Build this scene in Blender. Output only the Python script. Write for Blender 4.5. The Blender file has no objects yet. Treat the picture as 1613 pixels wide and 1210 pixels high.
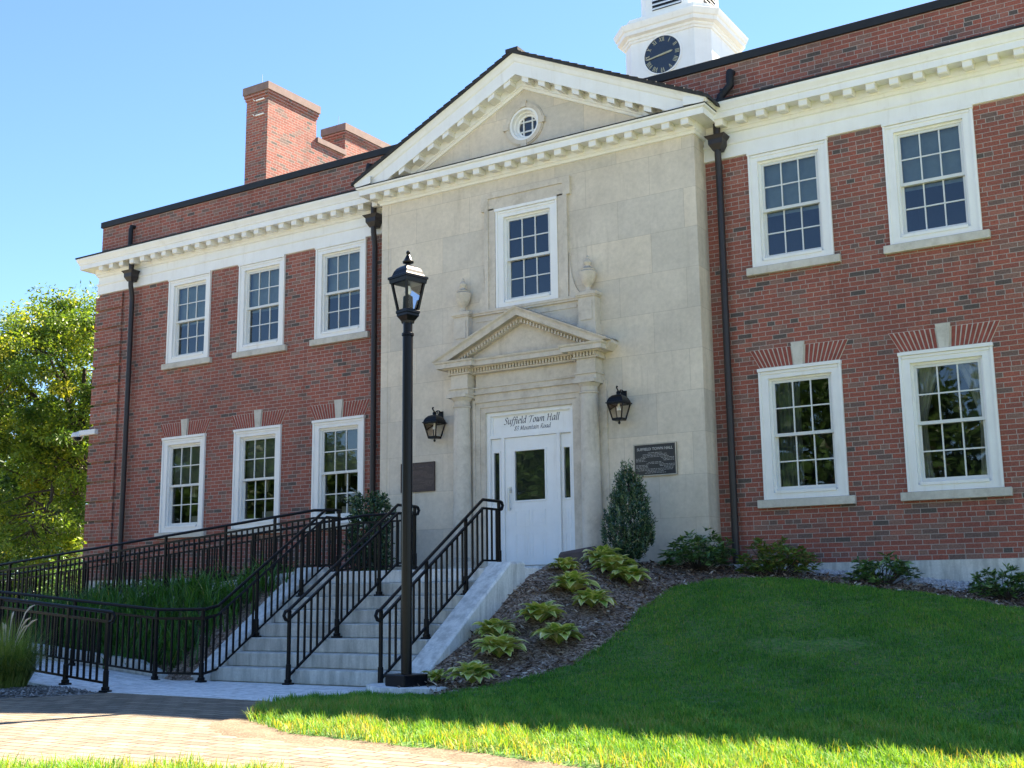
import bpy, math, random
import numpy as np
from mathutils import Vector, Matrix
R = math.radians
scene = bpy.context.scene
COL = scene.collection
rng = np.random.default_rng(7)
random.seed(7)

# ---------------------------------------------------------------- camera
CAM_POS = Vector((9.69073525, -16.2176317, -0.452878064))
YAW, PITCH, ROLL, FPX = 0.564333743, 0.177057264, -0.0115174154, 1853.64158
fw = Vector((-math.sin(YAW)*math.cos(PITCH), math.cos(YAW)*math.cos(PITCH), math.sin(PITCH)))
r0 = Vector((math.cos(YAW), math.sin(YAW), 0)); u0 = r0.cross(fw)
rt = r0*math.cos(ROLL) + u0*math.sin(ROLL); up = -r0*math.sin(ROLL) + u0*math.cos(ROLL)
cd = bpy.data.cameras.new('camera'); cam = bpy.data.objects.new('camera', cd); COL.objects.link(cam)
M = Matrix.Identity(4)
for i in range(3):
    M[i][0], M[i][1], M[i][2], M[i][3] = rt[i], up[i], -fw[i], CAM_POS[i]
cam.matrix_world = M
cd.sensor_width = 36.0; cd.lens = 36.0*FPX/1613.0; cd.clip_start = 0.1; cd.clip_end = 3000
scene.camera = cam

# ---------------------------------------------------------------- sky and sun
SUN = Vector((0.30, 1.0, 1.04)).normalized()
el = math.asin(SUN.z); az = math.atan2(SUN.x, SUN.y)
w = bpy.data.worlds.new('World'); scene.world = w; w.use_nodes = True
nt = w.node_tree; nt.nodes.clear()
sky = nt.nodes.new('ShaderNodeTexSky'); sky.sky_type = 'NISHITA'; sky.sun_disc = False
sky.sun_elevation = el; sky.sun_rotation = az; sky.air_density = 1.0; sky.dust_density = 0.0; sky.ozone_density = 6.0; sky.altitude = 800
bg = nt.nodes.new('ShaderNodeBackground'); bg.inputs[1].default_value = 0.056
wo = nt.nodes.new('ShaderNodeOutputWorld')
nt.links.new(sky.outputs[0], bg.inputs[0]); nt.links.new(bg.outputs[0], wo.inputs[0])
sd = bpy.data.lights.new('sun', 'SUN'); sd.energy = 5.0; sd.angle = R(0.53); sd.color = (1.0, 0.88, 0.70)
so = bpy.data.objects.new('sun', sd); COL.objects.link(so)
so.rotation_mode = 'QUATERNION'; so.rotation_quaternion = (-SUN).to_track_quat('-Z', 'Y'); so.location = (20, 40, 50)
scene.view_settings.view_transform = 'Standard'; scene.view_settings.look = 'None'
scene.view_settings.gamma = 1.0; scene.view_settings.exposure = 2.5
scene.cycles.max_bounces = 8; scene.cycles.transparent_max_bounces = 16

# ---------------------------------------------------------------- materials
def mat_base(name):
    m = bpy.data.materials.new(name); m.use_nodes = True
    n = m.node_tree.nodes; n.clear()
    out = n.new('ShaderNodeOutputMaterial'); b = n.new('ShaderNodeBsdfPrincipled')
    m.node_tree.links.new(b.outputs[0], out.inputs[0])
    return m, m.node_tree, b, out
def noise(t, scale, detail=4, vec=None, rough=0.6):
    n = t.nodes.new('ShaderNodeTexNoise'); n.inputs['Scale'].default_value = scale
    n.inputs['Detail'].default_value = detail; n.inputs['Roughness'].default_value = rough
    if vec is not None: t.links.new(vec, n.inputs['Vector'])
    return n
def pos(t): return t.nodes.new('ShaderNodeNewGeometry').outputs['Position']
def uvn(t): return t.nodes.new('ShaderNodeUVMap').outputs['UV']
def ramp(t, fac, stops, interp='LINEAR'):
    r = t.nodes.new('ShaderNodeValToRGB'); cr = r.color_ramp; cr.interpolation = interp
    while len(cr.elements) < len(stops): cr.elements.new(0.5)
    for e, (p, c) in zip(cr.elements, stops):
        e.position = p; e.color = (*c, 1)
    t.links.new(fac, r.inputs[0]); return r
def mixc(t, fac, a, b, mode='MIX'):
    m = t.nodes.new('ShaderNodeMix'); m.data_type = 'RGBA'; m.blend_type = mode
    for s, val in ((0, fac), (6, a), (7, b)):
        if isinstance(val, (int, float)): m.inputs[s].default_value = val
        elif isinstance(val, tuple): m.inputs[s].default_value = (*val, 1)
        else: t.links.new(val, m.inputs[s])
    return m.outputs[2]
def mapr(t, v, a, b, c, d):
    m = t.nodes.new('ShaderNodeMapRange'); t.links.new(v, m.inputs[0])
    for i, x in enumerate((a, b, c, d)): m.inputs[i+1].default_value = x
    return m.outputs[0]
def bump(t, b, h, strength, dist):
    n = t.nodes.new('ShaderNodeBump'); n.inputs['Strength'].default_value = strength; n.inputs['Distance'].default_value = dist
    t.links.new(h, n.inputs['Height']); t.links.new(n.outputs[0], b.inputs['Normal'])
def simple(name, col, rough=0.5, metal=0.0, var=0.15, scale=6.0, spec=0.5, bmp=0.0):
    m, t, b, o = mat_base(name)
    n = noise(t, scale, 5, pos(t))
    dk = tuple(c*(1-var) for c in col); lt = tuple(min(1, c*(1+var)) for c in col)
    r = ramp(t, n.outputs[0], [(0.3, dk), (0.7, lt)])
    t.links.new(r.outputs[0], b.inputs['Base Color'])
    b.inputs['Roughness'].default_value = rough; b.inputs['Metallic'].default_value = metal
    b.inputs['Specular IOR Level'].default_value = spec
    if bmp: bump(t, b, noise(t, scale*8, 4, pos(t)).outputs[0], bmp, 0.01)
    return m
def brick_mat(name):
    m, t, b, o = mat_base(name)
    uv = uvn(t)
    br = t.nodes.new('ShaderNodeTexBrick'); t.links.new(uv, br.inputs['Vector'])
    br.inputs['Color1'].default_value = (0, 0, 0, 1); br.inputs['Color2'].default_value = (1, 1, 1, 1); br.inputs['Mortar'].default_value = (0.5, 0.5, 0.5, 1)
    br.inputs['Scale'].default_value = 1.0; br.inputs['Mortar Size'].default_value = 0.0052
    br.inputs['Mortar Smooth'].default_value = 0.15; br.inputs['Brick Width'].default_value = 0.2127; br.inputs['Row Height'].default_value = 0.0687
    br.offset = 0.5; br.squash = 0.55; br.squash_frequency = 7
    pal = ramp(t, br.outputs['Color'], [(0.0, (0.105, 0.088, 0.08)), (0.03, (0.165, 0.11, 0.095)), (0.12, (0.24, 0.138, 0.112)), (0.24, (0.285, 0.102, 0.076)),
        (0.52, (0.31, 0.104, 0.076)), (0.72, (0.26, 0.094, 0.073)), (0.86, (0.32, 0.132, 0.10)), (0.96, (0.225, 0.106, 0.086))], 'CONSTANT')
    n1 = noise(t, 45, 4, uv); n2 = noise(t, 0.5, 3, uv)
    c = mixc(t, 1.0, pal.outputs[0], ramp(t, n1.outputs[0], [(0.3, (0.72, 0.72, 0.72)), (0.7, (1.25, 1.22, 1.2))]).outputs[0], 'MULTIPLY')
    mort = ramp(t, n1.outputs[0], [(0.3, (0.31, 0.26, 0.23)), (0.7, (0.43, 0.37, 0.335))])
    c = mixc(t, br.outputs['Fac'], c, mort.outputs[0])
    c = mixc(t, 1.0, c, ramp(t, n2.outputs[0], [(0.33, (0.82, 0.83, 0.85)), (0.67, (1.10, 1.08, 1.06))]).outputs[0], 'MULTIPLY')
    mp = t.nodes.new('ShaderNodeMapping'); mp.inputs['Scale'].default_value = (3.2, 0.35, 1); t.links.new(uv, mp.inputs[0]); n4 = noise(t, 1.0, 5, mp.outputs[0], .7)
    c = mixc(t, 1.0, c, ramp(t, n4.outputs[0], [(0.30, (0.74, 0.73, 0.73)), (0.46, (1, 1, 1)), (0.66, (1, 1, 1)), (0.78, (1.16, 1.14, 1.12))]).outputs[0], 'MULTIPLY')
    t.links.new(c, b.inputs['Base Color']); b.inputs['Roughness'].default_value = 0.85; b.inputs['Specular IOR Level'].default_value = 0.25
    h = mixc(t, br.outputs['Fac'], n1.outputs[0], (0.0, 0.0, 0.0))
    bump(t, b, h, 0.6, 0.006)
    return m
def stone_mat(name, joints=True, base=(0.665, 0.59, 0.495)):
    m, t, b, o = mat_base(name)
    uv = uvn(t); p = pos(t)
    n1 = noise(t, 1.3, 6, p, 0.65); n2 = noise(t, 14, 6, p, 0.7)
    mp = t.nodes.new('ShaderNodeMapping'); mp.inputs['Scale'].default_value = (4.0, 4.0, 0.45); t.links.new(p, mp.inputs[0])
    n3 = noise(t, 1.2, 6, mp.outputs[0], 0.7)
    c = ramp(t, n1.outputs[0], [(0.3, tuple(x*0.86 for x in base)), (0.7, tuple(x*1.1 for x in base))]).outputs[0]
    c = mixc(t, 1.0, c, ramp(t, n2.outputs[0], [(0.3, (0.90, 0.90, 0.89)), (0.7, (1.07, 1.07, 1.06))]).outputs[0], 'MULTIPLY')
    c = mixc(t, 1.0, c, ramp(t, n3.outputs[0], [(0.30, (0.84, 0.83, 0.81)), (0.44, (1, 1, 1)), (0.68, (1.0, 1.0, 0.99)), (0.80, (1.07, 1.06, 1.04))]).outputs[0], 'MULTIPLY')
    if joints:
        br = t.nodes.new('ShaderNodeTexBrick'); t.links.new(uv, br.inputs['Vector'])
        br.inputs['Color1'].default_value = (0.88, 0.90, 0.92, 1); br.inputs['Color2'].default_value = (1.08, 1.06, 1.02, 1); br.inputs['Mortar'].default_value = (0.68, 0.66, 0.63, 1)
        br.inputs['Scale'].default_value = 1.0; br.inputs['Mortar Size'].default_value = 0.003; br.inputs['Brick Width'].default_value = 1.12; br.inputs['Row Height'].default_value = 0.62
        br.inputs['Mortar Smooth'].default_value = 0.3; br.offset = 0.5
        c = mixc(t, 1.0, c, br.outputs['Color'], 'MULTIPLY')
    if not joints:      # grime that settles on ledges and tops
        sx = t.nodes.new('ShaderNodeSeparateXYZ'); t.links.new(t.nodes.new('ShaderNodeNewGeometry').outputs['Normal'], sx.inputs[0])
        g1 = mapr(t, sx.outputs[2], .25, .8, 0, 1); g2 = mapr(t, n2.outputs[0], .35, .65, .25, .75)
        mm = t.nodes.new('ShaderNodeMath'); mm.operation = 'MULTIPLY'; t.links.new(g1, mm.inputs[0]); t.links.new(g2, mm.inputs[1])
        c = mixc(t, mm.outputs[0], c, (0.17, 0.15, 0.125))
        n5 = noise(t, 5, 6, p, .75); c = mixc(t, 1.0, c, ramp(t, n5.outputs[0], [(0.30, (0.80, 0.78, 0.75)), (0.5, (1, 1, 1))]).outputs[0], 'MULTIPLY')
    t.links.new(c, b.inputs['Base Color']); b.inputs['Roughness'].default_value = 0.8; b.inputs['Specular IOR Level'].default_value = 0.3
    bump(t, b, n2.outputs[0], 0.12, 0.01)
    return m
def paint_mat(name, col):
    m, t, b, o = mat_base(name); p = pos(t)
    mp = t.nodes.new('ShaderNodeMapping'); mp.inputs['Scale'].default_value = (7, 7, 0.7); t.links.new(p, mp.inputs[0])
    n1 = noise(t, 1.0, 6, mp.outputs[0], .7); n2 = noise(t, 2.3, 6, p, .7); n3 = noise(t, 60, 3, p)
    c = ramp(t, n2.outputs[0], [(0.3, tuple(x*.93 for x in col)), (0.65, col)]).outputs[0]
    c = mixc(t, 1.0, c, ramp(t, n1.outputs[0], [(0.28, (0.89, 0.875, 0.85)), (0.42, (0.98, 0.975, 0.965)), (0.6, (1, 1, 1))]).outputs[0], 'MULTIPLY')
    t.links.new(c, b.inputs['Base Color']); b.inputs['Roughness'].default_value = 0.5; b.inputs['Specular IOR Level'].default_value = 0.35
    bump(t, b, n3.outputs[0], 0.08, 0.003); return m
def glass_mat(name, tint=(0.75, 0.82, 0.82), ior=1.6, add=0.015):
    m = bpy.data.materials.new(name); m.use_nodes = True; t = m.node_tree; t.nodes.clear()
    o = t.nodes.new('ShaderNodeOutputMaterial'); tr = t.nodes.new('ShaderNodeBsdfTransparent'); gl = t.nodes.new('ShaderNodeBsdfGlossy')
    tr.inputs[0].default_value = (*tint, 1); gl.inputs['Roughness'].default_value = 0.015; gl.inputs[0].default_value = (0.95, 0.97, 1, 1)
    n = noise(t, 1.3, 2, pos(t)); bp = t.nodes.new('ShaderNodeBump'); bp.inputs['Strength'].default_value = 0.05; bp.inputs['Distance'].default_value = 0.05
    t.links.new(n.outputs[0], bp.inputs['Height']); t.links.new(bp.outputs[0], gl.inputs['Normal'])
    f = t.nodes.new('ShaderNodeFresnel'); f.inputs[0].default_value = ior
    a = t.nodes.new('ShaderNodeMath'); a.operation = 'ADD'; a.inputs[1].default_value = add; t.links.new(f.outputs[0], a.inputs[0])
    mx = t.nodes.new('ShaderNodeMixShader'); t.links.new(a.outputs[0], mx.inputs[0]); t.links.new(tr.outputs[0], mx.inputs[1]); t.links.new(gl.outputs[0], mx.inputs[2])
    t.links.new(mx.outputs[0], o.inputs[0]); return m
def leaf_mat(name, stops, trans=0.45, tcol=(1.25, 1.2, 0.5), rough=0.45, spec=0.4, patch=0.0):
    m = bpy.data.materials.new(name); m.use_nodes = True; t = m.node_tree; t.nodes.clear()
    o = t.nodes.new('ShaderNodeOutputMaterial'); b = t.nodes.new('ShaderNodeBsdfPrincipled'); tl = t.nodes.new('ShaderNodeBsdfTranslucent')
    at = t.nodes.new('ShaderNodeAttribute'); at.attribute_name = 'rnd'
    f = at.outputs['Fac']
    if patch:
        n = noise(t, 1.1, 6, pos(t), .7); ad = t.nodes.new('ShaderNodeMath'); ad.operation = 'MULTIPLY_ADD'
        ad.inputs[1].default_value = patch*2; t.links.new(n.outputs[0], ad.inputs[0])
        s = t.nodes.new('ShaderNodeMath'); s.operation = 'SUBTRACT'; s.inputs[1].default_value = patch; t.links.new(f, s.inputs[0]); t.links.new(s.outputs[0], ad.inputs[2]); f = ad.outputs[0]
    r = ramp(t, f, stops)
    t.links.new(r.outputs[0], b.inputs['Base Color']); b.inputs['Roughness'].default_value = rough; b.inputs['Specular IOR Level'].default_value = spec
    c2 = mixc(t, 1.0, r.outputs[0], tcol, 'MULTIPLY'); t.links.new(c2, tl.inputs[0])
    mx = t.nodes.new('ShaderNodeMixShader'); mx.inputs[0].default_value = trans
    t.links.new(b.outputs[0], mx.inputs[1]); t.links.new(tl.outputs[0], mx.inputs[2]); t.links.new(mx.outputs[0], o.inputs[0]); return m
def paver_mat(name):
    m, t, b, o = mat_base(name); uv = uvn(t)
    br = t.nodes.new('ShaderNodeTexBrick'); t.links.new(uv, br.inputs['Vector'])
    br.inputs['Color1'].default_value = (0, 0, 0, 1); br.inputs['Color2'].default_value = (1, 1, 1, 1)
    br.inputs['Scale'].default_value = 1.0; br.inputs['Mortar Size'].default_value = 0.009; br.inputs['Brick Width'].default_value = 0.26; br.inputs['Row Height'].default_value = 0.13; br.inputs['Mortar Smooth'].default_value = 0.2
    c = ramp(t, br.outputs['Color'], [(0, (0.17, 0.14, 0.105)), (0.4, (0.22, 0.18, 0.135)), (0.7, (0.25, 0.205, 0.155)), (1, (0.29, 0.235, 0.175))]).outputs[0]
    n = noise(t, 30, 5, uv); n2 = noise(t, 0.9, 5, uv)
    c = mixc(t, br.outputs['Fac'], c, (0.075, 0.055, 0.038))
    c = mixc(t, 1.0, c, ramp(t, n.outputs[0], [(0.3, (0.8, 0.8, 0.8)), (0.7, (1.15, 1.15, 1.15))]).outputs[0], 'MULTIPLY')
    c = mixc(t, ramp(t, n2.outputs[0], [(0.5, (0, 0, 0)), (0.72, (0.5, 0.5, 0.5))]).outputs[0], c, (0.25, 0.205, 0.145))
    t.links.new(c, b.inputs['Base Color']); b.inputs['Roughness'].default_value = 0.9; b.inputs['Specular IOR Level'].default_value = 0.2
    h = mixc(t, br.outputs['Fac'], n.outputs[0], (0, 0, 0)); bump(t, b, h, 0.5, 0.006); return m
def speckle(name, stops, scale, rough=0.95, bmp=0.5, dist=0.02):
    m, t, b, o = mat_base(name); p = pos(t)
    v = t.nodes.new('ShaderNodeTexVoronoi'); v.inputs['Scale'].default_value = scale; t.links.new(p, v.inputs['Vector'])
    s = t.nodes.new('ShaderNodeSeparateColor'); t.links.new(v.outputs['Color'], s.inputs[0])
    r = ramp(t, s.outputs[0], stops); n = noise(t, 3, 4, p)
    c = mixc(t, 1.0, r.outputs[0], ramp(t, n.outputs[0], [(0.3, (0.8, 0.8, 0.8)), (0.7, (1.15, 1.15, 1.15))]).outputs[0], 'MULTIPLY')
    t.links.new(c, b.inputs['Base Color']); b.inputs['Roughness'].default_value = rough; b.inputs['Specular IOR Level'].default_value = 0.2
    bump(t, b, v.outputs['Distance'], bmp, dist); return m
def concrete_mat(name, col, var=0.12):
    m, t, b, o = mat_base(name); p = pos(t)
    n1 = noise(t, 2.2, 6, p, 0.7); n2 = noise(t, 40, 4, p)
    mp = t.nodes.new('ShaderNodeMapping'); mp.inputs['Scale'].default_value = (5, 5, 0.8); t.links.new(p, mp.inputs[0])
    n3 = noise(t, 2.0, 4, mp.outputs[0])
    c = ramp(t, n1.outputs[0], [(0.3, tuple(x*(1-var) for x in col)), (0.7, tuple(x*(1+var) for x in col))]).outputs[0]
    c = mixc(t, 1.0, c, ramp(t, n2.outputs[0], [(0.3, (0.9, 0.9, 0.9)), (0.7, (1.08, 1.08, 1.08))]).outputs[0], 'MULTIPLY')
    c = mixc(t, 1.0, c, ramp(t, n3.outputs[0], [(0.35, (0.70, 0.71, 0.71)), (0.6, (1.05, 1.05, 1.05))]).outputs[0], 'MULTIPLY')
    t.links.new(c, b.inputs['Base Color']); b.inputs['Roughness'].default_value = 0.85; b.inputs['Specular IOR Level'].default_value = 0.3
    bump(t, b, n2.outputs[0], 0.15, 0.004); return m

MT = {}
MT['brick'] = brick_mat('red_brick')
MT['arch_brick'] = simple('arch_brick', (0.27, 0.076, 0.058), 0.85, var=0.25, scale=9, spec=0.25)
MT['mortar'] = simple('mortar', (0.55, 0.50, 0.44), 0.9, var=0.1)
MT['stone'] = stone_mat('limestone_blocks')
MT['stone_trim'] = stone_mat('limestone_trim', False, (0.63, 0.565, 0.48))
MT['sill'] = stone_mat('sill_stone', False, (0.58, 0.55, 0.49))
MT['white'] = paint_mat('white_paint', (0.86, 0.86, 0.845))
MT['muntin'] = simple('muntin_paint', (0.66, 0.67, 0.65), 0.45, var=0.05)
MT['cream'] = paint_mat('cream_paint', (0.83, 0.815, 0.77))  # slightly warmer white, used on the modillions
MT['black'] = simple('black_metal', (0.006, 0.006, 0.008), 0.3, var=0.25, scale=20, spec=.22)
MT['rail'] = simple('railing_paint', (0.004, 0.004, 0.005), 0.42, var=0.2, scale=20, spec=.2)
MT['bronze'] = simple('bronze_downspout', (0.018, 0.014, 0.016), 0.5, var=0.25, scale=8)
MT['flash'] = simple('dark_flashing', (0.018, 0.019, 0.022), 0.6, var=0.2, spec=.3)
MT['shingle'] = simple('dark_shingles', (0.03, 0.03, 0.032), 0.9, var=0.4, scale=14)
MT['roof'] = simple('flat_roof', (0.12, 0.12, 0.12), 0.9)
MT['glass'] = glass_mat('window_glass')
MT['lampglass'] = glass_mat('lantern_glass', (0.97, 0.97, 0.97), 1.3, 0.0)
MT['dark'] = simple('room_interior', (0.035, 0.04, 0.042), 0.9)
MT['shade'] = simple('roller_shade', (0.21, 0.26, 0.27), 0.9, var=0.1)
MT['curtain'] = simple('curtain_cloth', (0.13, 0.145, 0.13), 0.9, var=0.12)
MT['drape'] = simple('pale_curtain', (0.42, 0.40, 0.38), 0.9, var=0.12)
MT['steel'] = simple('brushed_steel', (0.55, 0.56, 0.57), 0.3, 0.9, var=0.05)
MT['plaque'] = simple('dark_plaque', (0.014, 0.014, 0.018), 0.3, var=0.2, scale=20)
MT['plaque_br'] = simple('bronze_plaque', (0.05, 0.035, 0.035), 0.45, 0.3, var=0.2, scale=20)
MT['plaque_rim'] = simple('plaque_rim', (0.40, 0.37, 0.31), 0.4, 0.5)
MT['letter'] = simple('raised_letters', (0.40, 0.39, 0.38), 0.4, 0.2, var=0.05)
MT['letter_br'] = simple('bronze_letters', (0.13, 0.10, 0.095), 0.4, 0.3, var=0.05)
MT['ink'] = simple('sign_lettering', (0.03, 0.03, 0.06), 0.6)
MT['clock'] = simple('clock_dial', (0.012, 0.014, 0.02), 0.25, spec=0.8)
MT['gold'] = simple('gilt', (0.50, 0.42, 0.24), 0.35, 0.4, var=0.1)
MT['concrete'] = concrete_mat('stair_concrete', (0.53, 0.525, 0.49), .14)
MT['cheek'] = concrete_mat('smooth_concrete', (0.70, 0.695, 0.67), 0.06)
MT['slab'] = concrete_mat('pale_concrete_slab', (0.74, 0.74, 0.725), 0.07)
MT['found'] = concrete_mat('foundation_concrete', (0.60, 0.595, 0.55), 0.14)
MT['paver'] = paver_mat('tan_pavers')
MT['mulch'] = speckle('bark_mulch', [(0, (0.10, 0.068, 0.048)), (0.45, (0.24, 0.168, 0.122)), (0.8, (0.36, 0.27, 0.21)), (1, (0.48, 0.39, 0.32))], 42)
MT['gravel'] = speckle('white_gravel', [(0, (0.28, 0.28, 0.28)), (0.5, (0.5, 0.5, 0.5)), (1, (0.75, 0.75, 0.74))], 38)
MT['pebble'] = speckle('grey_pebbles', [(0, (0.07, 0.065, 0.06)), (0.5, (0.16, 0.15, 0.14)), (1, (0.34, 0.32, 0.30))], 30)
MT['soil'] = speckle('lawn_soil', [(0, (0.06, 0.14, 0.03)), (0.6, (0.10, 0.20, 0.045)), (1, (0.17, 0.19, 0.075))], 30)
MT['dirt'] = speckle('sandy_dirt', [(0, (0.155, 0.115, 0.078)), (0.6, (0.195, 0.148, 0.10)), (1, (0.24, 0.185, 0.13))], 60, bmp=0.3, dist=0.01)
MT['ground'] = simple('pale_bounce_ground', (0.29, 0.28, 0.16), 0.95, var=0.4, scale=0.6)  # paler than grass, so the wide ground bounces sunlight onto the facade
MT['bark'] = simple('tree_bark', (0.055, 0.042, 0.034), 0.9, var=0.4, scale=8, bmp=0.6)
MT['grass'] = leaf_mat('lawn_blades', [(0.0, (0.048, 0.165, 0.036)), (0.3, (0.105, 0.30, 0.055)), (0.6, (0.155, 0.36, 0.06)), (0.85, (0.23, 0.40, 0.075)), (1.0, (0.40, 0.39, 0.14))], 0.36, (1.5, 1.15, 0.22), 0.55, 0.12, patch=0.75)
MT['hosta'] = leaf_mat('hosta_leaf', [(0, (0.14, 0.26, 0.045)), (0.35, (0.27, 0.40, 0.07)), (0.7, (0.42, 0.51, 0.09)), (1, (0.62, 0.62, 0.2))], 0.25, rough=.28, spec=.8)
MT['hosta_rim'] = leaf_mat('hosta_leaf_edge', [(0, (0.52, 0.57, 0.17)), (0.6, (0.67, 0.68, 0.27)), (1, (0.78, 0.76, 0.46))], 0.25, rough=.28, spec=.8)
MT['shrub'] = leaf_mat('shrub_leaf', [(0, (0.035, 0.09, 0.028)), (0.6, (0.085, 0.18, 0.05)), (1, (0.22, 0.33, 0.10))], 0.25, rough=0.3, spec=.7)
MT['shrub_y'] = leaf_mat('olive_shrub_leaf', [(0, (0.06, 0.12, 0.025)), (0.55, (0.13, 0.21, 0.04)), (0.85, (0.21, 0.25, 0.06)), (1, (0.32, 0.18, 0.07))], 0.3, rough=0.4)
MT['yew'] = leaf_mat('yew_needles', [(0, (0.018, 0.05, 0.026)), (0.6, (0.045, 0.105, 0.05)), (1, (0.20, 0.28, 0.14))], 0.15, rough=0.25, spec=.9)
MT['lily'] = leaf_mat('daylily_leaf', [(0, (0.035, 0.11, 0.022)), (0.6, (0.075, 0.20, 0.038)), (0.95, (0.15, 0.28, 0.06)), (1, (0.36, 0.33, 0.13))], 0.35, rough=0.4)
MT['fountain'] = leaf_mat('fountain_grass', [(0, (0.08, 0.15, 0.03)), (0.6, (0.17, 0.26, 0.055)), (1, (0.32, 0.36, 0.14))], 0.4)
MT['plume'] = simple('grass_plume', (0.50, 0.43, 0.34), 0.95, var=0.15)
MT['locust'] = leaf_mat('locust_leaf', [(0, (0.04, 0.095, 0.018)), (0.35, (0.10, 0.18, 0.028)), (0.7, (0.20, 0.275, 0.036)), (1, (0.38, 0.37, 0.045))], 0.45, (1.4, 1.3, 0.45), patch=0.32)
MT['maple'] = leaf_mat('broadleaf', [(0, (0.025, 0.06, 0.015)), (0.6, (0.05, 0.105, 0.022)), (1, (0.10, 0.155, 0.035))], 0.4, (1.5, 1.4, 0.45), patch=0.2)
MT['spruce'] = leaf_mat('spruce_needles', [(0, (0.010, 0.028, 0.014)), (0.7, (0.022, 0.05, 0.022)), (1, (0.05, 0.085, 0.035))], 0.15)
MT['camwhite'] = simple('camera_housing', (0.72, 0.73, 0.74), 0.4, var=0.03)
MT['rock'] = simple('brown_stone', (0.085, 0.06, 0.055), 0.85, var=0.35, scale=7, bmp=0.4)
MT['bulb'] = simple('bulb_glass', (0.75, 0.74, 0.70), 0.15, var=0.02)

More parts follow.
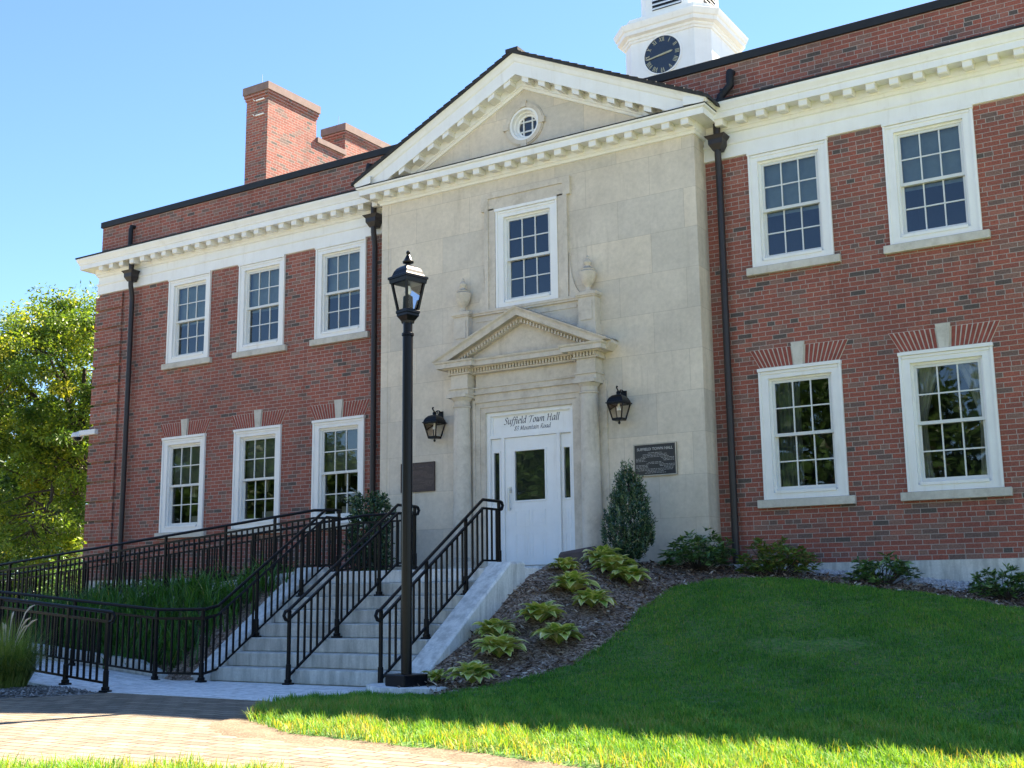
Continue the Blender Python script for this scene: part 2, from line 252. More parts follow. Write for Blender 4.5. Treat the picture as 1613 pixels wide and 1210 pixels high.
# ---------------------------------------------------------------- mesh builder
WORG = {}
class MB:
    def __init__(s): s.v = []; s.f = []; s.m = []; s.mi = 0
    def add(s, vs, fs, mi=None):
        b = len(s.v); s.v.extend([tuple(map(float, q)) for q in vs]); s.f.extend([tuple(b+i for i in f) for f in fs]); s.m.extend([s.mi if mi is None else mi]*len(fs)); return s
    def quad(s, a, b, c, d, mi=None): return s.add([a, b, c, d], [(0, 1, 2, 3)], mi)
    def box(s, x0, x1, y0, y1, z0, z1, mi=None):
        vs = [(x0, y0, z0), (x1, y0, z0), (x1, y1, z0), (x0, y1, z0), (x0, y0, z1), (x1, y0, z1), (x1, y1, z1), (x0, y1, z1)]
        return s.add(vs, [(0, 3, 2, 1), (4, 5, 6, 7), (0, 1, 5, 4), (1, 2, 6, 5), (2, 3, 7, 6), (3, 0, 4, 7)], mi)
    def bevbox(s, x0, x1, y0, y1, z0, z1, b=0.008, mi=None):
        # box with chamfered vertical and horizontal edges (24 verts)
        vs = []; idx = {}
        for ax in range(3):
            for sx in (0, 1):
                for sy in (0, 1):
                    for sz in (0, 1):
                        X = [(x0, x1)[sx], (y0, y1)[sy], (z0, z1)[sz]]; S = (sx, sy, sz)
                        for k in range(3):
                            if k != ax: X[k] += b if S[k] == 0 else -b
                        idx[(ax,)+S] = len(vs); vs.append(tuple(X))
        fs = []
        for ax in range(3):
            o = [k for k in range(3) if k != ax]
            for sgn in (0, 1):
                q = []
                for a_, b_ in ((0, 0), (1, 0), (1, 1), (0, 1)):
                    S = [0, 0, 0]; S[ax] = sgn; S[o[0]] = a_; S[o[1]] = b_; q.append(idx[(ax,)+tuple(S)])
                fs.append(tuple(q))
        for e in range(3):
            o = [k for k in range(3) if k != e]
            for a_ in (0, 1):
                for b_ in (0, 1):
                    q = []
                    for (ax, t_) in ((o[0], 0), (o[0], 1), (o[1], 1), (o[1], 0)):
                        S = [0, 0, 0]; S[o[0]] = a_; S[o[1]] = b_; S[e] = t_; q.append(idx[(ax,)+tuple(S)])
                    fs.append(tuple(q))
        for sx in (0, 1):
            for sy in (0, 1):
                for sz in (0, 1): fs.append(tuple(idx[(ax, sx, sy, sz)] for ax in range(3)))
        return s.add(vs, fs, mi)
    def prism(s, pts, axis, a, b, mi=None):
        n = len(pts)
        def P(p, c):
            if axis == 'y': return (p[0], c, p[1])
            if axis == 'x': return (c, p[0], p[1])
            return (p[0], p[1], c)
        vs = [P(p, a) for p in pts] + [P(p, b) for p in pts]
        fs = [tuple(range(n)), tuple(range(2*n-1, n-1, -1))] + [(i, i+n, (i+1) % n+n, (i+1) % n) for i in range(n)]
        return s.add(vs, fs, mi)
    def tube(s, path, r, n=8, mi=None, caps=True, square=False):
        P = [Vector(p) for p in path]; rs = r if isinstance(r, (list, tuple)) else [r]*len(P)
        vs = []; prev = None
        for i, p in enumerate(P):
            if i == 0: t = P[1]-P[0]
            elif i == len(P)-1: t = P[-1]-P[-2]
            else: t = (P[i]-P[i-1]).normalized() + (P[i+1]-P[i]).normalized()
            t = t.normalized() if t.length > 1e-9 else Vector((0, 0, 1))
            if prev is None:
                a = Vector((0, 0, 1)) if abs(t.z) < 0.9 else Vector((1, 0, 0))
                x = a.cross(t).normalized()
            else:
                x = (prev - t*prev.dot(t)).normalized()
            prev = x; y = t.cross(x)
            sc = 1.0
            if 0 < i < len(P)-1:
                c = (P[i]-P[i-1]).normalized().dot((P[i+1]-P[i]).normalized()); sc = 1/max(0.6, math.sqrt(max(0.0, (1+c)/2)))
            for k in range(n):
                ang = 2*math.pi*(k+(0.5 if square else 0))/n; rr = rs[i]*(1.414 if square else 1)
                vs.append(p + (x*math.cos(ang)+y*math.sin(ang))*rr*(sc if square else 1))
        fs = [(i*n+k, i*n+(k+1) % n, (i+1)*n+(k+1) % n, (i+1)*n+k) for i in range(len(P)-1) for k in range(n)]
        if caps: fs += [tuple(range(n-1, -1, -1)), tuple(range((len(P)-1)*n, len(P)*n))]
        return s.add(vs, fs, mi)
    def lathe(s, prof, c=(0, 0, 0), n=24, mi=None, rot=0.0):
        vs = [(c[0]+r*math.cos(rot+2*math.pi*k/n), c[1]+r*math.sin(rot+2*math.pi*k/n), c[2]+z) for r, z in prof for k in range(n)]
        fs = [(i*n+k, i*n+(k+1) % n, (i+1)*n+(k+1) % n, (i+1)*n+k) for i in range(len(prof)-1) for k in range(n)]
        fs += [tuple(range(n-1, -1, -1)), tuple(range((len(prof)-1)*n, len(prof)*n))]
        return s.add(vs, fs, mi)
    def sweep(s, path, prof, closed=False, mi=None):
        # path in plan; profile (outward distance on the right hand of travel, z)
        n = len(path); P = [Vector((p[0], p[1])) for p in path]; offs = []
        for i in range(n):
            d1 = (P[i]-P[i-1]).normalized() if (i > 0 or closed) else None
            d2 = (P[(i+1) % n]-P[i]).normalized() if (i < n-1 or closed) else None
            n1 = Vector((d1.y, -d1.x)) if d1 else None; n2 = Vector((d2.y, -d2.x)) if d2 else None
            if n1 is None: m = n2
            elif n2 is None: m = n1
            else: m = (n1+n2)/(1+n1.dot(n2))
            offs.append(m)
        k = len(prof); vs = [(P[i].x+offs[i].x*d, P[i].y+offs[i].y*d, z) for i in range(n) for d, z in prof]
        fs = []
        for i in range(n if closed else n-1):
            j = (i+1) % n
            for q in range(k-1): fs.append((i*k+q, j*k+q, j*k+q+1, i*k+q+1))
        if not closed: fs += [tuple(range(k)), tuple(range(n*k-1, (n-1)*k-1, -1))]
        return s.add(vs, fs, mi)
    def xform(s, Mx):
        s.v = [tuple(Mx @ Vector(q)) for q in s.v]; return s
    def build(s, name, mats, parent=None, smooth=False, local=False, loc=(0, 0, 0)):
        if not isinstance(mats, (list, tuple)): mats = [mats]
        org = Vector((0, 0, 0))
        if parent is not None and not local: org = WORG.get(parent.name, Vector((0, 0, 0)))
        vv = np.array(s.v, dtype=float) if s.v else np.zeros((0, 3))
        me = bpy.data.meshes.new(name); me.from_pydata((vv-np.array(org)).tolist(), [], s.f)
        for mt in mats: me.materials.append(mt)
        if len(mats) > 1: me.polygons.foreach_set('material_index', s.m)
        uv_box(me, vv)
        if smooth:
            me.polygons.foreach_set('use_smooth', [True]*len(me.polygons))
            try: me.set_sharp_from_angle(angle=R(35))
            except Exception: pass
        me.update()
        o = bpy.data.objects.new(name, me); COL.objects.link(o); o.location = loc
        if parent is not None: o.parent = parent
        WORG[o.name] = org if parent is not None else Vector((0, 0, 0))
        return o
def uv_box(me, vv):
    n = len(me.loops)
    if n == 0: return
    li = np.empty(n, dtype=np.int32); me.loops.foreach_get('vertex_index', li)
    me.update()
    no = np.empty(len(me.polygons)*3); me.polygons.foreach_get('normal', no); no = np.abs(no.reshape(-1, 3))
    tot = np.empty(len(me.polygons), dtype=np.int32); me.polygons.foreach_get('loop_total', tot)
    ax = np.repeat(np.argmax(no, 1), tot); co = vv[li]
    uv = np.where((ax == 0)[:, None], co[:, [1, 2]], np.where((ax == 1)[:, None], co[:, [0, 2]], co[:, [0, 1]]))
    l = me.uv_layers.new(name='UVMap'); l.data.foreach_set('uv', uv.astype(np.float32).ravel())
def fast_mesh(name, V, F, mats, parent=None, rnd=None, mi=None, smooth=False, loc=(0, 0, 0)):
    V = np.asarray(V, dtype=np.float32); F = np.asarray(F, dtype=np.int32); k = F.shape[1]
    me = bpy.data.meshes.new(name); me.vertices.add(len(V)); me.vertices.foreach_set('co', V.ravel())
    me.loops.add(F.size); me.loops.foreach_set('vertex_index', F.ravel())
    me.polygons.add(len(F)); me.polygons.foreach_set('loop_start', np.arange(0, F.size, k, dtype=np.int32))
    if not isinstance(mats, (list, tuple)): mats = [mats]
    for mt in mats: me.materials.append(mt)
    if mi is not None: me.polygons.foreach_set('material_index', np.asarray(mi, dtype=np.int32))
    if rnd is not None:
        a = me.attributes.new('rnd', 'FLOAT', 'FACE'); a.data.foreach_set('value', np.asarray(rnd, dtype=np.float32))
    me.update(calc_edges=True)
    if smooth: me.polygons.foreach_set('use_smooth', [True]*len(F))
    o = bpy.data.objects.new(name, me); COL.objects.link(o); o.location = loc
    if parent is not None: o.parent = parent
    return o
def empty(name, loc=(0, 0, 0), parent=None, rz=0):
    o = bpy.data.objects.new(name, None); COL.objects.link(o); o.location = loc; o.rotation_euler = (0, 0, rz); o.empty_display_size = 0.2
    WORG[o.name] = Vector(loc)
    if parent is not None: o.parent = parent
    return o
def tag(o, label=None, cat=None, group=None, kind=None):
    if label: o['label'] = label
    if cat: o['category'] = cat
    if group: o['group'] = group
    if kind: o['kind'] = kind
    return o
def thing(name, label, cat, loc=(0, 0, 0), group=None, rz=0): return tag(empty(name, loc, None, rz), label, cat, group)
def copy_tree(o, parent=None, loc=None):
    c = o.copy(); COL.objects.link(c)
    if parent is not None: c.parent = parent
    if loc is not None: c.location = loc
    for ch in list(o.children): copy_tree(ch, c)
    return c
# ================================================================ TOWN HALL
HX, D = 11.17, 0.42          # half width of the hall; projection of the stone centre
hall = thing('town_hall', 'red brick town hall with white cornice, limestone entrance front and clock cupola', 'building', (0, 0, -0.1))
WX = 4.3046; WS = 2.0135; WW = 1.19
ZU0, ZU1 = 4.2727, 6.055; ZL0, ZL1 = 0.8385, 2.738
def wall_sheet(mb, x0, x1, z0, z1, y, holes):
    xs = sorted({x0, x1} | {c for h in holes for c in h[:2] if x0 < c < x1}); zs = sorted({z0, z1} | {c for h in holes for c in h[2:] if z0 < c < z1})
    for i in range(len(xs)-1):
        for j in range(len(zs)-1):
            cx, cz = (xs[i]+xs[i+1])/2, (zs[j]+zs[j+1])/2
            if any(h[0] < cx < h[1] and h[2] < cz < h[3] for h in holes): continue
            mb.quad((xs[i], y, zs[j]), (xs[i+1], y, zs[j]), (xs[i+1], y, zs[j+1]), (xs[i], y, zs[j+1]))
    for h in holes:
        a, b, c, d = h; e = y+0.2
        mb.quad((a, y, c), (a, e, c), (a, e, d), (a, y, d)); mb.quad((b, y, c), (b, y, d), (b, e, d), (b, e, c))
        mb.quad((a, y, d), (a, e, d), (b, e, d), (b, y, d)); mb.quad((a, y, c), (b, y, c), (b, e, c), (a, e, c))
for sgn in (-1, 1):
    xs = [sgn*(WX+WS*k) for k in range(3)]
    holes = [(x-WW/2+.03, x+WW/2-.03, a+.03, b-.03) for x in xs for a, b in ((ZU0, ZU1), (ZL0, ZL1))]
    mb = MB(); xa, xb = (-HX, -2.9) if sgn < 0 else (2.9, HX)
    wall_sheet(mb, xa, xb, -0.07, 6.9, 0.0, holes)
    xe = -HX if sgn < 0 else HX
    mb.quad((xe, 0, -0.07), (xe, 13, -0.07), (xe, 13, 6.9), (xe, 0, 6.9))
    mb.build('brick_wall', MT['brick'], hall)
    # parapet
    mb = MB(); mb.box(xa if sgn < 0 else 0.0, 0.0 if sgn < 0 else xb, 0.0, 0.32, 6.9, 7.58); mb.box(min(xe, xe-sgn*.32), max(xe, xe-sgn*.32), 0.33, 13, 6.9, 7.58)
    # thin control joints
    mb.build('parapet', MT['brick'], hall)
mb = MB(); mb.sweep([(-HX, 13), (-HX, 0), (HX, 0), (HX, 13)], [(-.36, 7.60), (-.36, 7.66), (0.0, 7.72), (.035, 7.70), (.035, 7.575), (.02, 7.57), (-0.34, 7.585)]); mb.build('coping', MT['flash'], hall)
mb = MB(); mb.quad((-HX+.3, .3, 7.2), (HX-.3, .3, 7.2), (HX-.3, 13, 7.2), (-HX+.3, 13, 7.2)); mb.box(-HX, HX, 12.7, 13, -1.5, 7.5)
mb.build('roof', MT['roof'], hall)
mb = MB()
for a, b in ((-HX-.04, -3.0), (3.0, HX+.04)): mb.box(a, b, -.03, .3, -1.6, -.07)
mb.box(-3.03, 3.03, -.45, .2, -1.6, -.30); mb.build('foundation', MT['found'], hall)
# control joints on the parapet
# corner pilaster with recessed courses
def quoin(xa, xb, xe):
    mb = MB(); z = -0.07; k = 0
    while z < 6.0:
        h = min(0.412, 6.05-z)
        mb.box(xa, xb, -.05, .01, z, z+h-.06); z += .4122; k += 1
    mb.box(xa+.02, xb-.02, -.008, .0, -.07, 6.04)
    z = -0.07
    while z < 6.0:
        h = min(0.412, 6.05-z)
        a, b = (xe-.05, xe) if xe < 0 else (xe, xe+.05)
        mb.box(a, b, -.049, .85, z, z+h-.06); z += .4122
    return mb
quoin(-HX+.001, -10.37, -HX).build('corner_pilaster', MT['brick'], hall)
quoin(10.37, HX-.001, HX).build('corner_pilaster', MT['brick'], hall)

# ---- stone centre block
RK = lambda x: 8.40-.476*abs(x)
mb = MB(); wall_sheet(mb, -3, 3, -.3, 6.45, -D, [(-.55, .55, 4.2, 5.83), (-.82, .82, -.02, 2.46)])
poly5 = [(-3, 6.45), (3, 6.45), (3, 6.72), (0, 8.1), (-3, 6.72)]; OZ = 7.255
angs = sorted([2*math.pi*k/64 for k in range(64)]+[math.atan2(b-OZ, a) % (2*math.pi) for a, b in poly5])
def hit5(t):
    best = 1e9
    for i in range(5):
        (x1, z1), (x2, z2) = poly5[i], poly5[(i+1) % 5]; dx, dz = x2-x1, z2-z1; c, s_ = math.cos(t), math.sin(t)
        den = c*dz-s_*dx
        if abs(den) < 1e-12: continue
        rr_ = (x1*dz-(z1-OZ)*dx)/den; q_ = (x1*s_-(z1-OZ)*c)/den
        if rr_ > 0 and -1e-6 <= q_ <= 1+1e-6: best = min(best, rr_)
    return best
for i in range(len(angs)):
    t0, t1 = angs[i], angs[(i+1) % len(angs)]+(2*math.pi if i == len(angs)-1 else 0)
    if t1-t0 < 1e-6: continue
    r0_, r1_ = hit5(t0), hit5(t1 % (2*math.pi)); mb.quad(*[(r_*math.cos(t), -D, OZ+r_*math.sin(t)) for r_, t in ((.262, t0), (r0_, t0), (r1_, t1), (.262, t1))])
for s in (-1, 1): mb.quad((s*3, -D, -.3), (s*3, .1, -.3), (s*3, .1, 6.6), (s*3, -D, 6.6))
mb.build('stone_front', MT['stone'], hall)
# narrow corner strip of the return face (a dressed margin)
for s in (-1, 1):
    mb = MB(); mb.box(min(s*2.86, s*3.006), max(s*2.86, s*3.006), -D-.006, -D+.05, -.28, 6.40); mb.build('corner_margin', MT['stone'], hall)

# ---- cornices
def main_prof(z=0): return [(.0, 6.055), (.035, 6.06), (.035, 6.25), (.055, 6.265), (.06, 6.295), (.022, 6.305), (.022, 6.44), (.05, 6.45), (.065, 6.495), (.08, 6.50), (.08, 6.615), (.295, 6.615), (.295, 6.60), (.31, 6.60), (.31, 6.70), (.325, 6.705), (.335, 6.74), (.37, 6.80), (.375, 6.835), (.0, 6.86)]
prof = main_prof()
MOD = MB()          # one scrolled bracket block, hanging from z = 0, wall at y = 0
MOD.prism([(-.0, 0), (-.205, 0), (-.205, -.098), (-.19, -.112), (-.12, -.108), (-.07, -.09), (0, -.085)], 'x', -.062, .062)
MOD.prism([(-.02, .0), (-.215, .0), (-.215, -.018), (-.02, -.018)], 'x', -.072, .072)
def modillions(parent, pts):
    first = None
    for (x, y, z) in pts:
        if first is None: first = MOD.build('modillion', MT['cream'], parent, local=True); o = first
        else:
            o = first.copy(); COL.objects.link(o)
        o.location = Vector((x, y, z))-WORG['town_hall']
cl = MB().sweep([(-HX, 13), (-HX, 0), (-3.0, 0)], prof).build('main_cornice', MT['white'], hall)
modillions(cl, [(-3.30-.327*k, -.08, 6.612) for k in range(24)]+[(-HX-.08, .2+.327*k, 6.612) for k in range(0)])
cr = MB().sweep([(3.0, 0), (HX, 0), (HX, 13)], prof).build('main_cornice', MT['white'], hall)
modillions(cr, [(3.36+.3265*k, -.08, 6.612) for k in range(24)])
for path in ([(-HX, 13), (-HX, 0), (-3.36, 0)], [(3.36, 0), (HX, 0), (HX, 13)]):
    mb = MB(); mb.sweep(path, [(0.02, 6.905), (.0, 6.865), (.382, 6.838), (.388, 6.842), (.388, 6.868), (.02, 6.93)]); mb.build('cornice_flashing', MT['flash'], hall)
# pediment: horizontal cornice
bp = [(0.0, 6.40), (.03, 6.405), (.045, 6.44), (.065, 6.455), (.065, 6.58), (.28, 6.58), (.28, 6.565), (.30, 6.565), (.30, 6.665), (.335, 6.675), (.345, 6.70), (.0, 6.73)]
ped = MB().sweep([(-3.0, 0), (-3.0, -D), (3.0, -D), (3.0, 0)], bp).build('pediment', MT['white'], hall)
modillions(ped, [(.141+.3152*k, -D-.065, 6.577) for k in range(-10, 10)])
fl = MB(); fl.sweep([(-3.0, 0), (-3.0, -D), (3.0, -D), (3.0, 0)], [(0.0, 6.735), (.350, 6.703), (.352, 6.718), (.0, 6.755)])
fl.build('pediment_flashing', MT['flash'], hall)
# side return of the eave moulding
for s in (-1, 1):
    mb = MB(); pth = [(-3.0, -.02), (-3.0, -.77)] if s < 0 else [(3.0, -.77), (3.0, -.02)]
    mb.sweep(pth, [(.0, 6.735), (.30, 6.715), (.325, 6.72), (.335, 6.74), (.37, 6.80), (.375, 6.83), (0, 6.86)]); mb.build('eave_return', MT['white'], hall)
# raking cornice
rp = [(.0, 0.0), (.36, 0.0), (.355, -.03), (.325, -.07), (.305, -.13), (.285, -.15), (.285, -.365), (.27, -.365), (.27, -.35), (.065, -.35), (.065, -.475), (.045, -.49), (.03, -.53), (.0, -.535)]
for s in (-1, 1):
    mb = MB(); vs = []; n = len(rp)
    for d, h in rp: vs.append((0.0, -D-d, 8.40+h))
    for d, h in rp:
        xe = min(3.375, (8.40+h-6.705)/.476); vs.append((s*xe, -D-d, RK(xe)+h))
    fs = [(i, n+i, n+i+1, i+1) for i in range(n-1)] + [tuple(range(n, 2*n))]
    mb.add(vs, fs); rk = mb.build('raking_cornice', MT['white'], hall)
    md = None
    xs = [.177+.314*k for k in range(9)] if s > 0 else [-.177-.314*k for k in range(9)]
    mb = MB()
    for dx0, dx1, yo, b0, b1 in ((-.062, .062, .20, -.10, 0.0), (-.076, .076, .215, -.022, 0.0)):
        z0 = lambda q: -s*.476*q
        pts = [(dx0, z0(dx0)+b0), (dx1, z0(dx1)+b0), (dx1, z0(dx1)+b1), (dx0, z0(dx0)+b1)]
        mb.prism(pts, 'y', 0.0, -yo)
    for x in xs:
        if md is None: md = mb.build('modillion', MT['cream'], rk, local=True); o = md
        else: o = md.copy(); COL.objects.link(o)
        o.location = Vector((x, -D-.066, RK(x)-.352))-WORG['town_hall']
    # roof slope behind
mb = MB()
for s in (-1, 1):
    pts = [(0, 8.43), (s*3.42, 8.43-.476*3.42), (s*3.42, 8.43-.476*3.42-.05), (0, 8.38)]
    mb.prism(pts, 'y', -D-.385, 5.0)
    for k in range(22):    # shingle courses showing as small steps on the verge
        x = .15*k+.05; mb.prism([(s*x, RK(x)+.03), (s*(x+.14), RK(x+.14)+.03), (s*(x+.14), RK(x+.14)+.048), (s*x, RK(x)+.034)], 'y', -D-.392, -D+.3)
mb.box(-.12, .12, -D-.39, 5, 8.40, 8.46)
mb.build('gable_roof', MT['shingle'], hall)

# ---- oculus
def ring(mb, cx, cz, r0, r1, y0, y1, n=40):
    for k in range(n):
        a, b = 2*math.pi*k/n, 2*math.pi*(k+1)/n
        P = lambda r, t, y: (cx+r*math.cos(t), y, cz+r*math.sin(t))
        mb.quad(P(r0, a, y0), P(r1, a, y0), P(r1, b, y0), P(r0, b, y0)); mb.quad(P(r1, a, y0), P(r1, a, y1), P(r1, b, y1), P(r1, b, y0)); mb.quad(P(r0, a, y1), P(r0, a, y0), P(r0, b, y0), P(r0, b, y1))
mb = MB(); ring(mb, 0, OZ, .285, .355, -D-.035, -D+.01); ring(mb, 0, OZ, .355, .375, -D-.02, -D+.01)
for a in range(4):
    c_, s_ = math.cos(a*math.pi/2), math.sin(a*math.pi/2); cx, cz = c_*.345, OZ+s_*.345
    mb.box(cx-.055, cx+.055, -D-.05, -D+.01, cz-.055, cz+.055)
oc = mb.build('oculus_window', MT['stone_trim'], hall)
mb = MB(); ring(mb, 0, OZ, .248, .290, -D-.02, -D+.01)
for k in range(40):
    a, b = 2*math.pi*k/40, 2*math.pi*(k+1)/40
    for (q0, y0_), (q1, y1_) in (((.248, -D-.02), (.240, -D+.05)), ((.240, -D+.05), (.215, -D+.052)), ((.215, -D+.052), (.20, -D+.10)), ((.20, -D+.10), (.172, -D+.102)), ((.172, -D+.102), (.172, -D+.13))):
        mb.quad((q0*math.cos(a), y0_, OZ+q0*math.sin(a)), (q0*math.cos(b), y0_, OZ+q0*math.sin(b)), (q1*math.cos(b), y1_, OZ+q1*math.sin(b)), (q1*math.cos(a), y1_, OZ+q1*math.sin(a)))
mb.build('frame', MT['white'], oc)
mb = MB(); mb.prism([(.19*math.cos(t*math.pi/16), OZ+.19*math.sin(t*math.pi/16)) for t in range(32)], 'y', -D+.17, -D+.125); mb.build('pane', MT['clock'], oc)
mb = MB()
for q in (-.085, .085): mb.box(q-.012, q+.012, -D+.105, -D+.124, OZ-.15, OZ+.15); mb.box(-.15, .15, -D+.106, -D+.124, OZ+q-.012, OZ+q+.012)
mb.build('muntin', MT['muntin'], oc)

# ---- windows
def make_window(H, arch, sill=True, shade='roller', W=WW):
    """sash window: origin at the middle of its foot on the wall face"""
    root = None; hw = W/2; cw = .128
    mb = MB()
    mb.box(-hw, -hw+cw, -.022, .06, .0, H); mb.box(hw-cw, hw, -.022, .06, .0, H)
    mb.box(-hw+cw, hw-cw, -.022, .06, H-.15, H); mb.box(-hw+cw, hw-cw, -.022, .06, 0, .095)
    # back band and head moulding
    mb.box(-hw-.012, -hw+.022, -.042, .02, 0, H-.04); mb.box(hw-.022, hw+.012, -.042, .02, 0, H-.04)
    mb.box(-hw-.02, hw+.02, -.058, .02, H-.042, H+.004); mb.box(-hw+.03, hw-.03, -.036, .0, H-.085, H-.05)
    # inner stop
    st = .032; ox, oz0, oz1 = hw-cw, .095, H-.15
    mb.box(-ox, -ox+st, .028, .125, oz0, oz1); mb.box(ox-st, ox, .028, .125, oz0, oz1)
    mb.box(-ox+st, ox-st, .028, .125, oz1-.03, oz1); mb.box(-ox+st, ox-st, -.035, .125, oz0-.012, oz0+.028)
    c = mb.build('window', MT['white'], None, local=True)
    # room behind
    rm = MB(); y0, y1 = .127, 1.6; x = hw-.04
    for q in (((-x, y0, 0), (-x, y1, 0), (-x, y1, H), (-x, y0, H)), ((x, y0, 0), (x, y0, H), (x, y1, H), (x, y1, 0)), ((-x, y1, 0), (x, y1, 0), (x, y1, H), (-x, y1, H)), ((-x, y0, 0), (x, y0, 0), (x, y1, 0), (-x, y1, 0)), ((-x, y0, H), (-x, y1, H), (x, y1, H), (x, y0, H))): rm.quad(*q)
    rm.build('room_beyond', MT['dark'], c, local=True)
    sx = ox-st; zb, zt = oz0+.028, oz1-.03; zm = (zb+zt)/2
    for (a, b, y) in ((zm-.02, zt, .045), (zb, zm+.02, .085)):
        mb = MB(); s = .04
        mb.box(-sx, -sx+s, y, y+.035, a, b); mb.box(sx-s, sx, y, y+.035, a, b)
        mb.box(-sx+s, sx-s, y, y+.035, b-.04, b); mb.box(-sx+s, sx-s, y, y+.035, a, a+(.045 if y < .06 else .06))
        gx, g0, g1 = sx-s, a+(.045 if y < .06 else .06), b-.04
        for k in (1, 2):
            xx = -gx+2*gx*k/3; mb.box(xx-.0095, xx+.0095, y+.004, y+.03, g0, g1)
        zz = (g0+g1)/2; mb.box(-gx, gx, y+.006, y+.028, zz-.0095, zz+.0095)
        mb.build('sash', MT['muntin'], c, local=True)
        g = MB(); g.quad((-gx, y+.017, g0), (gx, y+.017, g0), (gx, y+.017, g1), (-gx, y+.017, g1)); g.build('pane', MT['glass'], c, local=True)
    if shade == 'roller':
        mb = MB(); mb.box(-sx, sx, .15, .153, zm-.05, zt); mb.box(-sx, sx, .146, .158, zm-.07, zm-.05); mb.build('roller_shade', MT['shade'], c, local=True)
    elif shade == 'curtain':
        mb = MB()
        pts = [(-sx+.36*k/14, .17+.025*math.sin(k*1.9)) for k in range(15)]
        for k in range(14): mb.quad((*pts[k], zb), (*pts[k+1], zb), (*pts[k+1], zt), (*pts[k], zt))
        mb.build('curtain', MT['curtain'], c, local=True)
    elif shade == 'swag':
        mb = MB(); N = 12
        for side in (-1, 1):
            for j in range(10):
                for k in range(N):
                    def P(k_, j_):
                        t = j_/10; wd = .34*(1-.75*math.sin(min(1, t*1.6)*math.pi/2)) if t < .6 else .10+.10*(t-.6)
                        z = zt-(zt-zb)*t; return (side*(sx-.0-wd*k_/N), .17+.02*math.sin(k_*2.2), z)
                    mb.quad(P(k, j), P(k+1, j), P(k+1, j+1), P(k, j+1))
        mb.build('curtain', MT['drape'], c, local=True)
    elif shade == 'half':
        mb = MB(); mb.box(-sx, sx, .15, .153, zm-.02, zt); mb.build('roller_shade', MT['curtain'], c, local=True)
        mb = MB(); mb.box(-sx+.1, sx-.05, .5, .9, zb+.02, zb+.22); mb.box(-sx+.2, -sx+.3, .45, .5, zb+.6, zb+.95); mb.build('items_inside', MT['drape'], c, local=True)
    if sill:
        mb = MB(); mb.bevbox(-hw-.105, hw+.105, -.075, .03, -.118, -.002, .006); mb.build('sill', MT['sill'], c, local=True)
    if arch:
        mb = MB(); mb.mi = 0; z0, z1 = H+.012, H+.012+.285; bx0, bx1 = hw-.01, hw+.135
        mb.prism([(-bx0, z0), (bx0, z0), (bx1, z1), (-bx1, z1)], 'y', -.006, .02, 0)
        nb = 21
        for k in range(nb):
            a0, a1 = -1+2*k/nb, -1+2*(k+1)/nb; g = .14
            m0, m1 = a0+g*(2/nb), a1-g*(2/nb)
            if abs((a0+a1)/2) < .10: continue
            mb.prism([(m0*bx0, z0+.008), (m1*bx0, z0+.008), (m1*bx1, z1-.006), (m0*bx1, z1-.006)], 'y', -.012, .0, 1)
        mb.build('flat_arch', [MT['mortar'], MT['arch_brick']], c, local=True)
        mb = MB(); mb.prism([(-.062, z0-.005), (.062, z0-.005), (.098, z1+.045), (-.098, z1+.045)], 'y', -.035, .02); mb.build('keystone', MT['sill'], c, local=True)
    return c
def place_window(proto, x, z, used=set()):
    loc = Vector((x, 0, z))-WORG['town_hall']
    if proto.name not in used: used.add(proto.name); proto.parent = hall; proto.location = loc; return proto
    return copy_tree(proto, hall, loc)
wu = make_window(ZU1-ZU0, False, shade='roller')
for x in (-1, 1):
    for k in range(3): place_window(wu, x*(WX+WS*k), ZU0)
wl = {q: make_window(ZL1-ZL0, True, shade=q) for q in ('half', 'curtain', 'swag')}
for x, q in ((-WX-2*WS, 'half'), (-WX-WS, 'half'), (-WX, 'half'), (WX, 'curtain'), (WX+WS, 'swag'), (WX+2*WS, 'curtain')): place_window(wl[q], x, ZL0)
wc = make_window(1.70, False, sill=False, shade=None, W=1.155); wc.parent = hall; wc.location = Vector((0.015, -D, 4.165))-WORG['town_hall']

# ---- window surround with ears and scroll brackets
mb = MB(); Y = -D
def frame_poly(mb, y, lift, w_in, w_out, w_ear, z0, zin, zout, zear):
    for s in (-1, 1):
        mb.box(*sorted((s*w_in, s*w_out)), y-lift, y+.01, z0, zear); mb.box(*sorted((s*w_in, s*w_ear)), y-lift, y+.01, zear, zin)
    mb.box(-w_ear, w_ear, y-lift, y+.01, zin, zout)
frame_poly(mb, Y, .030, .585, .77, .83, 4.165, 5.875, 6.145, 5.90)
frame_poly(mb, Y, .052, .72, .795, .855, 4.166, 6.075, 6.17, 5.87)
frame_poly(mb, Y, .040, .587, .615, .615, 4.166, 5.876, 5.90, 5.88)
for s in (-1, 1):
    pts = [(.80, 4.17), (1.12, 4.17)]+[(1.12-.30*math.sin(t*math.pi/20)**.8, 4.17+.72*(1-math.cos(t*math.pi/20))) for t in range(1, 11)]
    pts = [(s*a, b) for a, b in pts]
    if s < 0: pts = pts[::-1]
    mb.prism(pts, 'y', Y-.03, Y+.005)
mb.build('window_surround', MT['stone_trim'], hall)

# ---- door surround
mb = MB()
for a, b, lift in ((.815, .90, .03), (.90, .985, .05), (.985, 1.03, .075)):
    for s in (-1, 1): mb.box(*sorted((s*a, s*b)), Y-lift, Y+.05, -.02, 2.46+(a-.815))
    mb.box(-b, b, Y-lift, Y+.05, 2.46+(a-.815), 2.46+(b-.815)) 
mb.box(-1.0, 1.0, Y-.06, Y+.02, 2.676, 2.765)
for s in (-1, 1):
    mb.box(*sorted((s*1.03, s*1.42)), Y-.035, Y+.02, -.05, 2.765)          # pilaster behind each column
